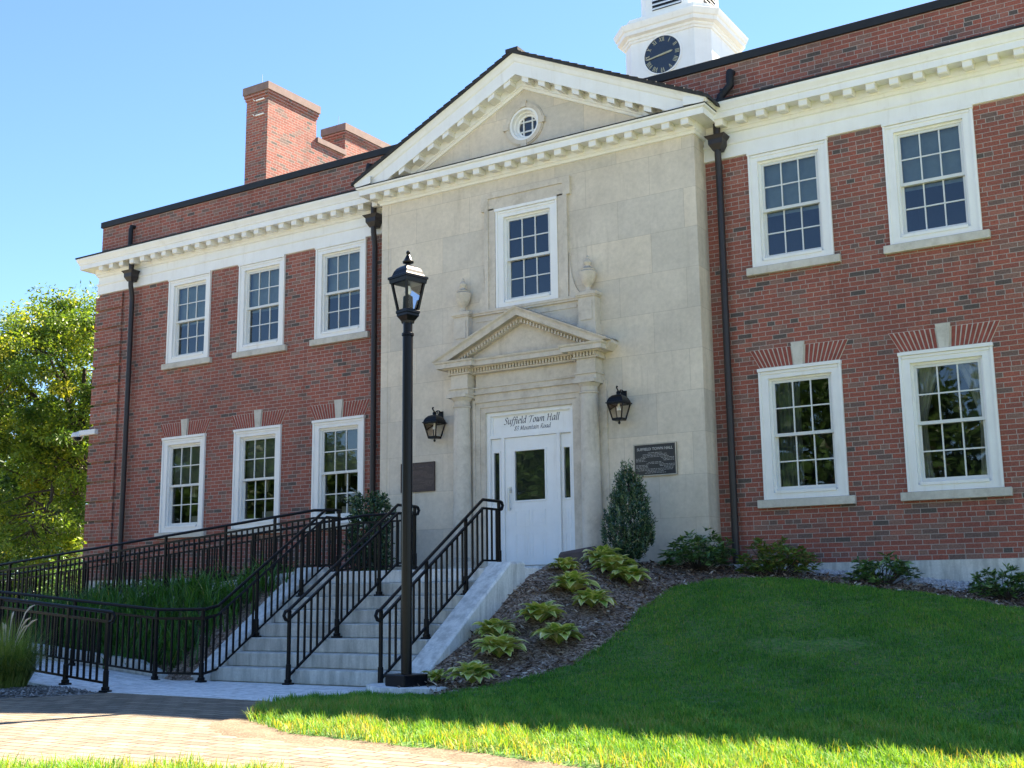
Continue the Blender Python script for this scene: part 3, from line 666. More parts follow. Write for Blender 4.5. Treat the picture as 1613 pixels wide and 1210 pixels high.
# entablature
for (x0, x1, lift) in ((-1.0, 1.0, .10), (.99, 1.375, .27), (-1.375, -.99, .27)):
    mb.box(x0, x1, Y-lift, Y+.02, 2.765, 2.80); mb.box(x0+.012, x1-.012, Y-lift+.02, Y+.02, 2.80, 2.86); mb.box(x0, x1, Y-lift, Y+.02, 2.86, 2.885)
    mb.box(x0+.03, x1-.03, Y-lift+.035, Y+.02, 2.885, 3.115)
entb = [(.0, 3.10), (.03, 3.105), (.03, 3.13), (.012, 3.13), (.012, 3.19), (.06, 3.195), (.075, 3.215), (.15, 3.215), (.15, 3.205), (.165, 3.205), (.165, 3.275), (.185, 3.29), (.195, 3.315), (.0, 3.34)]
pth = [(-1.375, Y), (-1.375, Y-.24), (-.99, Y-.24), (-.99, Y-.13), (.99, Y-.13), (.99, Y-.24), (1.375, Y-.24), (1.375, Y)]
mb.sweep(pth, entb)
mb.prism([(-1.37, 3.10), (1.37, 3.10), (1.37, 3.335), (-1.37, 3.335)], 'y', Y-.12, Y+.01)
sur = mb.build('door_surround', MT['stone_trim'], hall)
for k0, k1, yy in ((-1.36, -1.0, Y-.255), (-.97, .97, Y-.145), (1.0, 1.36, Y-.255)):      # small teeth under the cornice
    mb = MB(); mb.box(k0, k1, yy-.004, yy+.02, 3.132, 3.19); k = k0
    while k < k1-.02: mb.box(k, k+.030, yy-.042, yy-.003, 3.130, 3.192); k += .056
    mb.build('dentil_course', MT['stone_trim'], sur)
mb = MB(); q = [(.0, .0), (.40, .0), (.395, -.02), (.37, -.045), (.36, -.07), (.355, -.14), (.335, -.14), (.335, -.125), (.22, -.125), (.21, -.14), (.21, -.20), (.18, -.205), (.165, -.235), (.13, -.24)]
for s in (-1, 1):
    n = len(q); vs = [(0, Y-d, 4.07+h) for d, h in q]
    for d, h in q:
        xe = min(1.63, (4.07+h-3.33)/.4417); vs.append((s*xe, Y-d, 4.07+h-.4417*xe))
    mb.add(vs, [(i, n+i, n+i+1, i+1) for i in range(n-1)]+[tuple(range(n, 2*n))])
mb.add([(-1.6, Y-.135, 3.32), (1.6, Y-.135, 3.32), (0, Y-.135, 3.87)], [(0, 1, 2)])
mb.add([(-1.63, Y-.39, 3.345), (0, Y-.39, 4.075), (0, Y, 4.10), (-1.63, Y, 3.37), (1.63, Y-.39, 3.345), (1.63, Y, 3.37)], [(0, 1, 2, 3), (1, 4, 5, 2)])
for s in (-1, 1): mb.sweep([(s*1.375, Y-.0), (s*1.375, Y-.24)] if s < 0 else [(s*1.375, Y-.24), (s*1.375, Y)], [(.0, 3.2), (.165, 3.21), (.255, 3.30), (.255, 3.34), (0, 3.36)])
mb.build('door_pediment', MT['stone_trim'], sur)
for s in (-1, 1):
    mb = MB(); k = .03; zc = lambda q: 4.07-.4417*q-.195
    pts = [(s*.0, zc(0)-.045), (s*1.25, zc(1.25)-.045), (s*1.25, zc(1.25)+.01), (s*.0, zc(0)+.01)]; mb.prism(pts, 'y', Y-.222, Y-.19)
    while k < 1.25:
        z = zc(k); x0, x1 = sorted((s*k, s*(k+.030))); mb.box(x0, x1, Y-.262, Y-.221, z-.045, z+.012); k += .056
    mb.build('dentil_course', MT['stone_trim'], sur)
for s in (-1, 1):
    mb = MB(); cx, cy = s*1.185, Y-.155
    mb.lathe([(.185, 0), (.185, .05), (.19, .07), (.165, .11), (.15, .13), (.148, .3), (.150, 1.0), (.142, 1.9), (.132, 2.55), (.15, 2.565), (.15, 2.585), (.133, 2.595), (.133, 2.66), (.16, 2.69), (.172, 2.715)], (cx, cy, 0), 28)
    mb.box(cx-.195, cx+.195, cy-.195, cy+.15, -.11, 0.0); mb.box(cx-.185, cx+.185, cy-.185, cy+.15, 2.715, 2.765)
    mb.build('column', MT['stone_trim'], sur, smooth=True)
    mb = MB(); cx = s*1.185; y1 = Y-.18
    mb.box(cx-.145, cx+.145, y1, Y+.01, 3.40, 4.09); mb.box(cx-.165, cx+.165, y1-.02, Y+.01, 3.40, 3.66)
    mb.box(cx-.10, cx+.10, y1-.012, y1+.01, 3.72, 4.02); mb.box(cx-.165, cx+.165, y1-.02, Y+.01, 4.09, 4.115); mb.box(cx-.18, cx+.18, y1-.035, Y+.01, 4.115, 4.165)
    mb.build('pedestal', MT['stone_trim'], sur)
    mb = MB(); mb.lathe([(.075, 0), (.075, .035), (.05, .045), (.04, .075), (.045, .10), (.075, .13), (.105, .19), (.13, .28), (.135, .33), (.115, .345), (.105, .36), (.112, .372), (.075, .395), (.05, .415), (.042, .435), (.058, .46), (.066, .485), (.058, .51), (.03, .54), (.022, .555), (.026, .57), (.012, .59), (.004, .60)], (cx, Y-.11, 4.165), 24)
    mb.build('urn', MT['stone_trim'], sur, smooth=True)
mb = MB(); mb.box(-1.04, 1.04, Y-.05, Y+.01, 3.5, 4.085); mb.box(-.95, .95, Y-.062, Y-.05, 3.98, 4.03); mb.box(-1.05, 1.05, Y-.085, Y+.01, 4.085, 4.12); mb.box(-1.05, 1.05, Y-.10, Y+.01, 4.12, 4.163)
mb.build('ledge', MT['stone_trim'], sur)

# ---- entrance: frame, door, sidelights, sign panel
DY = -D+.05
mb = MB()
for s in (-1, 1):
    mb.box(*sorted((s*.755, s*.815)), DY-.035, DY+.08, -.10, 2.46); mb.box(*sorted((s*.49, s*.545)), DY-.03, DY+.08, -.10, 2.03)
mb.box(-.755, .755, DY-.035, DY+.08, 2.40, 2.46); mb.box(-.755, .755, DY-.03, DY+.08, 2.03, 2.075)
mb.box(-.755, .755, DY+.09, DY+.10, -.1, 2.46)
fr = mb.build('entrance_frame', MT['white'], hall)
mb = MB(); mb.box(-.72, .72, DY+.02, DY+.06, 2.09, 2.385); mb.box(-.755, .755, DY, DY+.06, 2.075, 2.09); mb.box(-.755, .755, DY, DY+.06, 2.385, 2.40)
for s in (-1, 1): mb.box(*sorted((s*.72, s*.755)), DY, DY+.06, 2.09, 2.385)
sp = mb.build('sign_panel', MT['white'], hall)
def panel_leaf(mb, x0, x1, z0, z1, y, wx0, wx1, wz0, wz1, rects):
    mb.box(x0, wx0, y, y+.045, z0, z1); mb.box(wx1, x1, y, y+.045, z0, z1); mb.box(wx0, wx1, y, y+.045, z0, wz0); mb.box(wx0, wx1, y, y+.045, wz1, z1)
    b = .028
    for (a, c, e, f) in ((wx0-b, wx0, wz0-b, wz1+b), (wx1, wx1+b, wz0-b, wz1+b), (wx0, wx1, wz0-b, wz0), (wx0, wx1, wz1, wz1+b)): mb.bevbox(a, c, y-.014, y+.01, e, f, .004)
    for (a, c, e, f) in rects:
        for (g, h, i, j) in ((a, c, e, e+.018), (a, c, f-.018, f), (a, a+.018, e+.018, f-.018), (c-.018, c, e+.018, f-.018)): mb.box(g, h, y-.006, y+.01, i, j)
        mb.box(a+.05, c-.05, y-.005, y+.01, e+.05, f-.05)
mb = MB(); panel_leaf(mb, -.487, .487, .0, 2.025, DY, -.30, .255, 1.015, 1.80, [(-.30, -.04, .60, .86), (.0, .255, .60, .86), (-.30, -.04, .10, .50), (.0, .255, .10, .50)])
door = mb.build('door', MT['white'], hall)
mb = MB(); mb.quad((-.30, DY+.02, 1.015), (.255, DY+.02, 1.015), (.255, DY+.02, 1.80), (-.30, DY+.02, 1.80)); mb.build('pane', MT['glass'], door)
mb = MB(); mb.box(-.30, .255, DY+.05, DY+.088, 1.01, 1.81); mb.build('lobby_dark_panel', MT['dark'], door)  # thin dark panel behind the glass; its colour stands for the unlit lobby
mb = MB(); mb.tube([(-.395, DY-.05, .86), (-.395, DY-.05, 1.22)], .016, 10); mb.tube([(-.395, DY-.05, .89), (-.395, DY+.01, .89)], .012, 8); mb.tube([(-.395, DY-.05, 1.19), (-.395, DY+.01, 1.19)], .012, 8)
mb.box(-.425, -.365, DY-.004, DY+.01, 1.14, 1.24); mb.build('handle', MT['steel'], door, smooth=True)
for z in (.2, 1.05, 1.85):
    mb = MB(); mb.tube([(.489, DY-.012, z-.055), (.489, DY-.012, z+.055)], .011, 8); mb.build('hinge', MT['steel'], door, smooth=True)
for s in (-1, 1):
    mb = MB(); a, b = sorted((s*.548, s*.752)); w0, w1 = sorted((s*.60, s*.705))
    panel_leaf(mb, a, b, .0, 2.025, DY+.012, w0, w1, 1.015, 1.80, [(a+.045, b-.045, .55, .86), (a+.045, b-.045, .10, .48)])
    sl = mb.build('sidelight', MT['white'], hall)
    mb = MB(); mb.quad((w0, DY+.03, 1.015), (w1, DY+.03, 1.015), (w1, DY+.03, 1.80), (w0, DY+.03, 1.80)); mb.build('pane', MT['glass'], sl)
    mb = MB(); mb.box(w0, w1, DY+.06, DY+.088, 1.01, 1.81); mb.build('lobby_dark_panel', MT['dark'], sl)  # same dark panel, shade of the lobby as a colour
mb = MB(); mb.box(-.82, .82, -.47, DY+.1, -.16, -.015); mb.build('threshold', MT['slab'], hall)

# pen-stroke lettering for the sign over the door
GL = {'S': (.44, [[(.42, .62), (.34, .73), (.18, .72), (.13, .58), (.24, .44), (.36, .3), (.34, .12), (.18, .01), (.03, .08)]]),
 'u': (.44, [[(.03, .45), (.09, .5), (.08, .16), (.16, .03), (.28, .12), (.35, .3)], [(.37, .5), (.35, .12), (.43, .02)]]),
 'f': (.28, [[(.40, .70), (.30, .77), (.20, .62), (.14, .1), (.08, -.18), (-.04, -.2)], [(.04, .46), (.32, .47)]]),
 'i': (.20, [[(.05, .46), (.10, .5), (.09, .07), (.18, .03)], [(.11, .66), (.14, .64)]]),
 'e': (.36, [[(.07, .26), (.32, .33), (.28, .48), (.14, .47), (.06, .25), (.13, .03), (.33, .1)]]),
 'l': (.20, [[(.05, .74), (.11, .76), (.09, .07), (.18, .03)]]),
 'd': (.45, [[(.35, .45), (.22, .5), (.07, .32), (.07, .08), (.18, .03), (.34, .28)], [(.30, .74), (.37, .76), (.35, .1), (.44, .03)]]),
 'T': (.52, [[(.0, .60), (.08, .71), (.48, .69), (.58, .76)], [(.31, .7), (.25, .1), (.15, .02)]]),
 'o': (.40, [[(.22, .5), (.08, .38), (.06, .14), (.18, .02), (.32, .14), (.34, .36), (.22, .5)]]),
 'w': (.58, [[(.03, .46), (.09, .5), (.10, .12), (.17, .03), (.29, .3), (.31, .5)], [(.31, .5), (.30, .12), (.38, .03), (.50, .2), (.52, .49)]]),
 'n': (.44, [[(.03, .46), (.09, .5), (.08, .02)], [(.08, .28), (.20, .46), (.31, .48), (.32, .1), (.41, .03)]]),
 'H': (.60, [[(.0, .60), (.11, .72), (.09, .02)], [(.48, .75), (.45, .08), (.54, .02)], [(.10, .38), (.46, .41)]]),
 'a': (.44, [[(.34, .44), (.20, .5), (.07, .3), (.07, .08), (.18, .03), (.34, .28)], [(.36, .5), (.34, .1), (.43, .03)]]),
 'M': (.74, [[(.0, .05), (.07, .08), (.14, .72)], [(.14, .72), (.33, .08)], [(.33, .08), (.58, .74)], [(.58, .74), (.58, .08), (.67, .02)]]),
 't': (.28, [[(.15, .68), (.11, .12), (.18, .03), (.27, .08)], [(.02, .48), (.27, .48)]]),
 'R': (.54, [[(.10, .72), (.08, .02)], [(.0, .64), (.2, .75), (.39, .66), (.34, .46), (.10, .38)], [(.2, .39), (.42, .05), (.52, .02)]]),
 '8': (.38, [[(.2, .38), (.07, .52), (.1, .7), (.26, .72), (.31, .56), (.2, .38), (.04, .2), (.08, .04), (.24, .02), (.34, .16), (.2, .38)]]),
 '3': (.38, [[(.05, .64), (.2, .74), (.33, .6), (.16, .41), (.35, .24), (.25, .04), (.04, .06)]]), ' ': (.26, [])}
def smooth_line(p):
    out = []
    for i in range(len(p)-1):
        a, b, c, d = p[max(i-1, 0)], p[i], p[i+1], p[min(i+2, len(p)-1)]
        for k in range(5):
            t = k/5; out.append(tuple(.5*((2*b[j])+(-a[j]+c[j])*t+(2*a[j]-5*b[j]+4*c[j]-d[j])*t*t+(-a[j]+3*b[j]-3*c[j]+d[j])*t**3) for j in (0, 1)))
    return out+[p[-1]]
def pen_text(mb, txt, cx, z0, size, y, pen=.05, track=.03):
    wd = sum(GL[c][0]+track for c in txt)*size; x = cx-wd/2; e = 0
    for c in txt:
        for st in GL[c][1]:
            p = smooth_line(st); e += 1; yy = y-(e % 5)*.0003
            nib = Vector((math.cos(R(35)), math.sin(R(35))))*pen
            for i in range(len(p)-1):
                a, b = Vector(p[i]), Vector(p[i+1]); t = b-a
                if t.length < 1e-6: continue
                t.normalize(); pr = Vector((-t.y, t.x)); o = nib if pr.dot(nib) > 0 else -nib
                o = pr*max(pr.dot(o), .017); a2 = a-t*.006; b2 = b+t*.006
                q = [a2+o, a2-o, b2-o, b2+o]
                mb.quad(*[(x+(v.x+.2*v.y)*size, yy, z0+v.y*size) for v in q])
        x += (GL[c][0]+track)*size
mb = MB(); pen_text(mb, 'Suffield Town Hall', 0.0, 2.25, .146, DY+.017); mb.build('lettering', MT['ink'], sp)
mb = MB(); pen_text(mb, '83 Mountain Road', 0.02, 2.14, .097, DY+.017, .045); mb.build('lettering', MT['ink'], sp)

# ---- downspouts
def downspout(x, zb, head=True):
    mb = MB(); y = -.10
    mb.tube([(x+.02, -.17, 6.60), (x+.02, -.17, 6.36)], .055, 12)
    mb.tube([(x+.02, -.17, 6.16), (x+.02, -.165, 6.06), (x, y, 5.82), (x, y, 5.7), (x, y, zb)], .052, 12)
    for z in (4.1, 2.2, .6): mb.tube([(x, y, z), (x, y, z+.035)], .058, 12); 
    o = mb.build('downspout', MT['bronze'], hall, smooth=True)
    mb = MB(); cx, cy = x+.02, -.165
    def fr(z0, z1, a0, a1, b0, b1):
        vs = [(cx-a0, cy-b0, z0), (cx+a0, cy-b0, z0), (cx+a0, cy+.10, z0), (cx-a0, cy+.10, z0), (cx-a1, cy-b1, z1), (cx+a1, cy-b1, z1), (cx+a1, cy+.10, z1), (cx-a1, cy+.10, z1)]
        mb.add(vs, [(0, 3, 2, 1), (4, 5, 6, 7), (0, 1, 5, 4), (1, 2, 6, 5), (2, 3, 7, 6), (3, 0, 4, 7)])
    fr(6.36, 6.375, .155, .165, .125, .135); fr(6.315, 6.36, .115, .155, .10, .125); fr(6.24, 6.315, .112, .115, .098, .10); fr(6.15, 6.24, .06, .112, .05, .098)
    mb.build('leader_head', MT['bronze'], o)
downspout(3.26, -.12); downspout(-3.43, -.3); downspout(-9.99, -.9)
for x, kink in ((3.50, 1), (-10.14, 0), (-3.62, 0)):
    mb = MB(); 
    if kink: mb.tube([(x, .05, 7.42), (x, -.08, 7.40), (x, -.10, 7.30), (x, -.10, 7.18), (x-.16, -.11, 7.03), (x-.18, -.12, 6.90)], .06, 12); mb.tube([(x-.10, -.105, 7.11), (x-.125, -.107, 7.085)], .068, 12)
    else: mb.tube([(x, .05, 7.42), (x, -.07, 7.41), (x, -.09, 7.33), (x, -.09, 6.98), (x-.01, -.16, 6.90)], .05, 12)
    mb.build('parapet_outlet', MT['flash'], hall, smooth=True)

# ---- chimneys
chx0, chx1 = -10.98, -10.24
def stack(y0, y1, ztop, zcap):
    mb = MB(); mb.box(chx0, chx1, y0, y1, 6.9, ztop)
    for k, d in ((0, .025), (1, .05)): mb.box(chx0-d, chx1+d, y0-d, y1+d, zcap-.22+.075*k, zcap-.15+.075*k)
    c = mb.build('chimney', MT['brick'], hall)
    mb = MB(); mb.sweep([(chx0, y0), (chx0, y1), (chx1, y1), (chx1, y0)][::-1], [(.0, zcap-.07), (.075, zcap-.06), (.075, zcap+.14), (.0, zcap+.16)], True); mb.quad((chx0, y0, zcap+.16), (chx1, y0, zcap+.16), (chx1, y1, zcap+.16), (chx0, y1, zcap+.16))
    mb.build('chimney_cap', MT['capstone'], c)
    mb = MB(); xm = (chx0+chx1)/2; mb.tube([(xm, y0+.15, zcap+.15), (xm, y0+.15, zcap+.5)], .008, 6); mb.build('lightning_rod', MT['steel'], c)
    return c
MT['capstone'] = simple('chimney_capstone', (0.20, 0.135, 0.12), 0.85, var=.15)
c1 = stack(4.0, 5.8, 12.1, 12.14); stack(6.95, 8.78, 12.0, 12.05)
mb = MB()
for z in (11.46, 11.86):
    mb.box(-10.63, -10.35, 3.965, 3.998, z, z+.03); mb.tube([(-10.72, 3.97, z+.06), (-10.66, 3.96, z+.015)], .012, 6)
mb.build('wall_anchor', MT['white'], c1)
mb = MB(); mb.box(chx0+.002, chx1-.002, 5.8, 6.95, 6.9, 11.28); lk = mb.build('chimney_link_wall', MT['brick'], hall)
mb = MB(); mb.box(chx0-.04, chx1+.06, 5.802, 6.948, 11.28, 11.42); mb.build('coping', MT['capstone'], lk)

# ---- clock cupola
cy0 = 5.2; hf = .73; ch = .27; cyc = cy0+1.0
def octo(h, c): return [(-h, cyc-h-c), (-h-c, cyc-h), (-h-c, cyc+h), (-h, cyc+h+c), (h, cyc+h+c), (h+c, cyc+h), (h+c, cyc-h), (h, cyc-h-c)][::-1]
def oct_prism(mb, h, c, z0, z1):
    p = octo(h, c); mb.prism(p, 'z', z0, z1)
def fixdir(p):      # travel so that the right hand side points outward (clockwise seen from above)
    a = sum(p[i-1][0]*p[i][1]-p[i][0]*p[i-1][1] for i in range(len(p))); return p if a > 0 else p[::-1]
mb = MB(); oct_prism(mb, hf, ch, 5.5, 10.4); oct_prism(mb, hf-.0, ch-.0, 10.4, 10.42)
cup = mb.build('cupola', MT['white'], hall); cup.location = (0, 0, .87)
mb = MB(); mb.sweep(fixdir(octo(hf, ch)), [(.0, 10.30), (.03, 10.31), (.04, 10.35), (.07, 10.37), (.07, 10.42), (.16, 10.44), (.17, 10.52), (.20, 10.54), (.23, 10.62), (.24, 10.66), (.0, 10.80)], True); oct_prism(mb, hf+.02, ch, 10.6, 10.86); mb.build('cupola_cornice', MT['white'], cup)
mb = MB(); oct_prism(mb, .50, .20, 10.8, 13.0); mb.box(-.40, .40, cyc-.72, cyc+.72, 10.86, 10.95)
mb.sweep(fixdir(octo(.5, .2)), [(0, 12.8), (.2, 12.9), (.2, 13.05), (0, 13.1)], True); mb.lathe([(.72, 13.1), (.6, 13.6), (.3, 13.95), (.05, 14.1), (.02, 14.9)], (0, cyc, 0), 8); mb.build('belfry', MT['white'], cup)
mb = MB()
mb.box(-.34, .34, cyc-.703, cyc-.69, 11.10, 12.5); mb.box(.69, .703, cyc-.34, cyc+.34, 11.10, 12.5); mb.build('louver_dark_panel', MT['clock'], cup)  # flat dark panels; the shade behind the louvers is their colour
mb = MB()
for k in range(14):
    z = 11.10+.1*k; mb.add([(-.34, cyc-.705, z+.06), (.34, cyc-.705, z+.06), (.34, cyc-.74, z), (-.34, cyc-.74, z)], [(0, 1, 2, 3)]); mb.add([(.705, cyc-.34, z+.06), (.705, cyc+.34, z+.06), (.74, cyc+.34, z), (.74, cyc-.34, z)], [(0, 1, 2, 3)])
mb.build('louver', MT['white'], cup)
# clock
ccx, ccz, cr_ = 0.0, 9.88, .42; cy = cy0-.0
ck = MB(); ck.prism([(ccx+cr_*math.cos(2*math.pi*k/48), ccz+cr_*math.sin(2*math.pi*k/48)) for k in range(48)], 'y', cy+.01, cy-.02); ck = ck.build('clock_face', MT['clock'], cup)
mb = MB(); ring(mb, ccx, ccz, cr_-.004, cr_+.022, cy-.03, cy+.01, 48); mb.build('clock_rim', MT['white'], cup)
NUM = ['XII', 'I', 'II', 'III', 'IIII', 'V', 'VI', 'VII', 'VIII', 'IX', 'X', 'XI']
mb = MB(); yn = cy-.024
def bar(a, b, w_):
    a, b = Vector(a), Vector(b); t = (b-a).normalized(); p = Vector((-t.y, t.x))*w_/2
    mb.quad(*[(q.x, yn-bar.k*.0004, q.y) for q in (a-p, b-p, b+p, a+p)]); bar.k = (bar.k+1) % 4
bar.k = 0
for h, s in enumerate(NUM):
    wd = {'I': .030, 'V': .062, 'X': .062}; tot = sum(wd[c] for c in s); x = -tot/2; an = R(90-30*h)
    rad = Vector((math.cos(an), math.sin(an))); tan = Vector((math.sin(an), -math.cos(an))); c0 = Vector((ccx, ccz))+rad*.345
    L = lambda u, v: c0+tan*u+rad*v
    for c in s:
        m = x+wd[c]/2
        if c == 'I': bar(L(m, -.05), L(m, .05), .014)
        if c == 'V': bar(L(m-.022, .05), L(m, -.05), .015); bar(L(m+.022, .05), L(m, -.05), .008)
        if c == 'X': bar(L(m-.022, .05), L(m+.022, -.05), .015); bar(L(m+.022, .05), L(m-.022, -.05), .008)
        x += wd[c]
mb.build('numerals', MT['gold'], cup)
for an, ln, wd in ((R(90-6*43.6), .38, .034), (R(90-30*2.73), .25, .045)):
    mb = MB(); d_ = Vector((math.cos(an), math.sin(an))); p = Vector((-d_.y, d_.x)); c0 = Vector((ccx, ccz))
    pts = [c0-d_*.10-p*wd*.35, c0+p*(-wd/2), c0+d_*ln*.8-p*wd*.45, c0+d_*ln, c0+d_*ln*.8+p*wd*.45, c0+p*(wd/2), c0-d_*.10+p*wd*.35]
    mb.prism([(q.x, q.y) for q in pts], 'y', cy-.028-(.006 if ln > .3 else 0), cy-.033-(.006 if ln > .3 else 0)); mb.build('clock_hand', MT['gold'], cup)
# ================================================================ GROUND
TP = np.array([(1.65,-.45,-.05),(1.65,-2.6,-.08),(1.65,-3.3,-.3),(1.65,-3.58,-.43),(1.65,-3.96,-.67),(1.65,-4.44,-.92),(1.65,-4.97,-1.14),(1.65,-5.4,-1.33),(1.7,-6.2,-1.46),
(2.2,-.5,-.03),(3.4,-.1,-.11),(5.4,-.1,-.28),(7,-.1,-.47),(9,-.1,-.68),(12,-.1,-.75),(16,-.1,-.9),
(3,-.6,-.14),(4.1,-.6,-.25),(5.5,-.6,-.40),(6.9,-.6,-.57),
(7.3,-1.6,-.69),(6.15,-1.5,-.52),(4.95,-1.4,-.37),(3.8,-1.7,-.31),(3.1,-1.9,-.38),(3.2,-3,-.61),(3.3,-4.2,-.98),(3.2,-4.8,-1.2),(2.9,-5.7,-1.38),(2.3,-5.9,-1.43),
(6,-4,-.95),(9,-4,-1.1),(14,-4,-1.25),(6,-6.2,-1.38),(4.4,-6.2,-1.38),(9,-6.2,-1.4),(14,-6.2,-1.43),
(1.5,-8,-1.46),(4,-8,-1.46),(7,-8,-1.46),(10,-8,-1.46),(16,-8,-1.46),(2,-10,-1.46),(7,-10,-1.46),(12,-10,-1.46),(16,-10,-1.46),(16,-2.5,-1.1)])
_X = TP[:, :2]; _n = len(TP)
def _U(r2): return np.where(r2 > 1e-9, .5*r2*np.log(np.maximum(r2, 1e-9)), 0)
_Q = np.c_[np.ones(_n), _X]
_sol = np.linalg.solve(np.block([[_U(((_X[:, None]-_X[None])**2).sum(-1))+np.eye(_n)*.02, _Q], [_Q.T, np.zeros((3, 3))]]), np.r_[TP[:, 2], 0, 0, 0])
ZG = -1.47
def terrain(x, y):
    x = np.atleast_1d(np.asarray(x, float)); y = np.atleast_1d(np.asarray(y, float)); out = np.empty(len(x))
    for i in range(0, len(x), 20000):
        P = np.stack([x[i:i+20000], y[i:i+20000]], -1)
        out[i:i+20000] = _U(((P[:, None]-_X[None])**2).sum(-1))@_sol[:_n]+_sol[_n]+P@_sol[_n+1:]
    z = np.maximum(out, ZG+.005)
    return np.where(y < -7.0, ZG+.005+(z-ZG-.005)*np.clip((y+8.2)/1.2, 0, 1), z)
def sdist(px, py, poly):
    poly = np.array(poly); n = len(poly); d = np.full(len(px), 1e9); ins = np.zeros(len(px), bool)
    for i in range(n):
        a, b = poly[i], poly[(i+1) % n]; e = b-a; wx, wy = px-a[0], py-a[1]
        t = np.clip((wx*e[0]+wy*e[1])/(e@e), 0, 1); d = np.minimum(d, np.hypot(wx-e[0]*t, wy-e[1]*t))
        c = (a[1] > py) != (b[1] > py); 
        with np.errstate(divide='ignore', invalid='ignore'): ins ^= c & (px < (b[0]-a[0])*(py-a[1])/(b[1]-a[1])+a[0])
    return np.where(ins, d, -d)
def wob(x, y, s=1.0, seed=0):
    return .5*np.sin(x*2.1*s+seed)*np.cos(y*1.7*s+1.3*seed)+.3*np.sin(x*5.3*s+y*4.1*s+seed)+.2*np.sin(x*11*s-y*9*s+2*seed)
def grid(x0, x1, y0, y1, step):
    nx, ny = int((x1-x0)/step)+1, int((y1-y0)/step)+1
    X, Y = np.meshgrid(np.linspace(x0, x1, nx), np.linspace(y0, y1, ny)); X = X.ravel(); Y = Y.ravel()
    i, j = np.meshgrid(np.arange(nx-1), np.arange(ny-1)); b = (j*nx+i).ravel()
    return X, Y, np.stack([b, b+1, b+1+nx, b+nx], 1)
LAWN = [(7.29,-1.56),(6.69,-1.45),(6.13,-1.47),(4.94,-1.37),(4.15,-1.47),(3.6,-1.5),(3.12,-1.95),(3.24,-2.98),(3.3,-3.71),(3.34,-4.19),(3.23,-4.88),(3.05,-5.25),(2.89,-5.62),(2.71,-6.0),(2.40,-6.30),(1.75,-6.42),(1.50,-6.85),(1.38,-7.4),(1.75,-8.05),(2.3,-8.75),(2.95,-9.22),(3.5,-9.45),(4.4,-9.58),(5.0,-9.66),(5.67,-9.8),(6.2,-9.95),(8,-10.4),(12,-11.2),(20,-12.0),(20,-2.2),(10,-1.9)]
PATCH = [(1.9,-12.6),(2.6,-12.0),(3.25,-11.35),(3.9,-11.0),(4.5,-10.95),(5.1,-11.0),(5.6,-11.35),(7,-12.2),(9,-13.5),(10,-16),(2,-16)]
# far ground
mb = MB(); mb.quad((-400, -400, -1.62), (400, -400, -1.62), (400, 600, -1.62), (-400, 600, -1.62)); tag(mb.build('ground', MT['ground']), kind='structure')
mb = MB(); mb.quad((-30, -12.9, ZG-.004), (22, -14.5, ZG-.004), (22, -5.9, ZG-.004), (-30, -5.9, ZG-.004)); tag(mb.build('brick_path', MT['paver']), kind='structure')
mb = MB(); mb.quad((-400, -24, ZG-.06), (400, -24, ZG-.06), (400, -17, ZG-.06), (-400, -17, ZG-.06)); tag(mb.build('road', simple('pale_bounce_road', (0.28, 0.27, 0.25), .9)), kind='structure')  # unseen street, coloured pale to bounce sunlight onto the facade
mb = MB(); mb.prism([(-11.5,-7.12),(1.30,-7.30),(1.52,-6.8),(1.75,-6.35),(1.66,-5.5),(-1.95,-5.5),(-2.0,-5.62),(-11.5,-5.62)], 'z', ZG-.2, ZG); tag(mb.build('pavement', MT['slab']), kind='structure')
X_, Y_, F_ = grid(1.60, 16, -6.6, .1, .07); Z_ = terrain(X_, Y_)+.012*wob(X_, Y_, 3.1, 2)-np.where(Y_ < -6.2, .1, 0)
o = fast_mesh('mulch_bed', np.c_[X_, Y_, Z_], F_, MT['mulch'], smooth=True); tag(o, kind='structure')
X_, Y_, F_ = grid(1.2, 20, -12.2, -1.2, .06); S_ = sdist(X_, Y_, LAWN)+.05*wob(X_, Y_, 2.3, 5)
o = fast_mesh('lawn', np.c_[X_, Y_, terrain(X_, Y_)+np.clip(S_*.35, -.14, .02)+.016*wob(X_, Y_, 1.7, 1)+.008*wob(X_, Y_, 5, 6)], F_, MT['soil'], smooth=True); tag(o, kind='structure')
X_, Y_, F_ = grid(1.6, 10, -16, -10.7, .08); S_ = sdist(X_, Y_, PATCH)+.05*wob(X_, Y_, 2.3, 3)
o = fast_mesh('verge', np.c_[X_, Y_, ZG+np.clip(S_*.3, -.1, .015)], F_, MT['soil'], smooth=True); tag(o, kind='structure')
# sandy margin between the lawn and the path
X_, Y_, F_ = grid(1.0, 20, -12.8, -7.2, .06); S_ = sdist(X_, Y_, LAWN)
wdt = np.interp(X_, [1.0, 1.8, 2.3, 2.9, 3.6, 4.6, 6, 12], [.0, .05, .42, .34, .20, .16, .14, .2])
o = fast_mesh('sandy_margin', np.c_[X_, Y_, ZG+np.clip((S_+wdt+.10*wob(X_, Y_, 1.9, 8))*.12, -.03, .012)], F_, MT['dirt'], smooth=True); tag(o, kind='structure')
X_, Y_, F_ = grid(3.3, 14, -.75, .0, .06); S_ = .34+.10*wob(X_, Y_, 1.5, 4)+Y_+.12*np.clip((X_-4.5)/2, 0, 1)
o = fast_mesh('white_gravel', np.c_[X_, Y_, terrain(X_, Y_)+np.clip(S_*.3, -.05, .025)], F_, MT['gravel'], smooth=True); tag(o, kind='structure')
PEB = [(-1.30,-7.42),(-1.9,-7.36),(-3.5,-7.36),(-9,-7.36),(-9,-9.6),(-3.2,-9.0),(-1.95,-8.45),(-1.55,-8.0)]
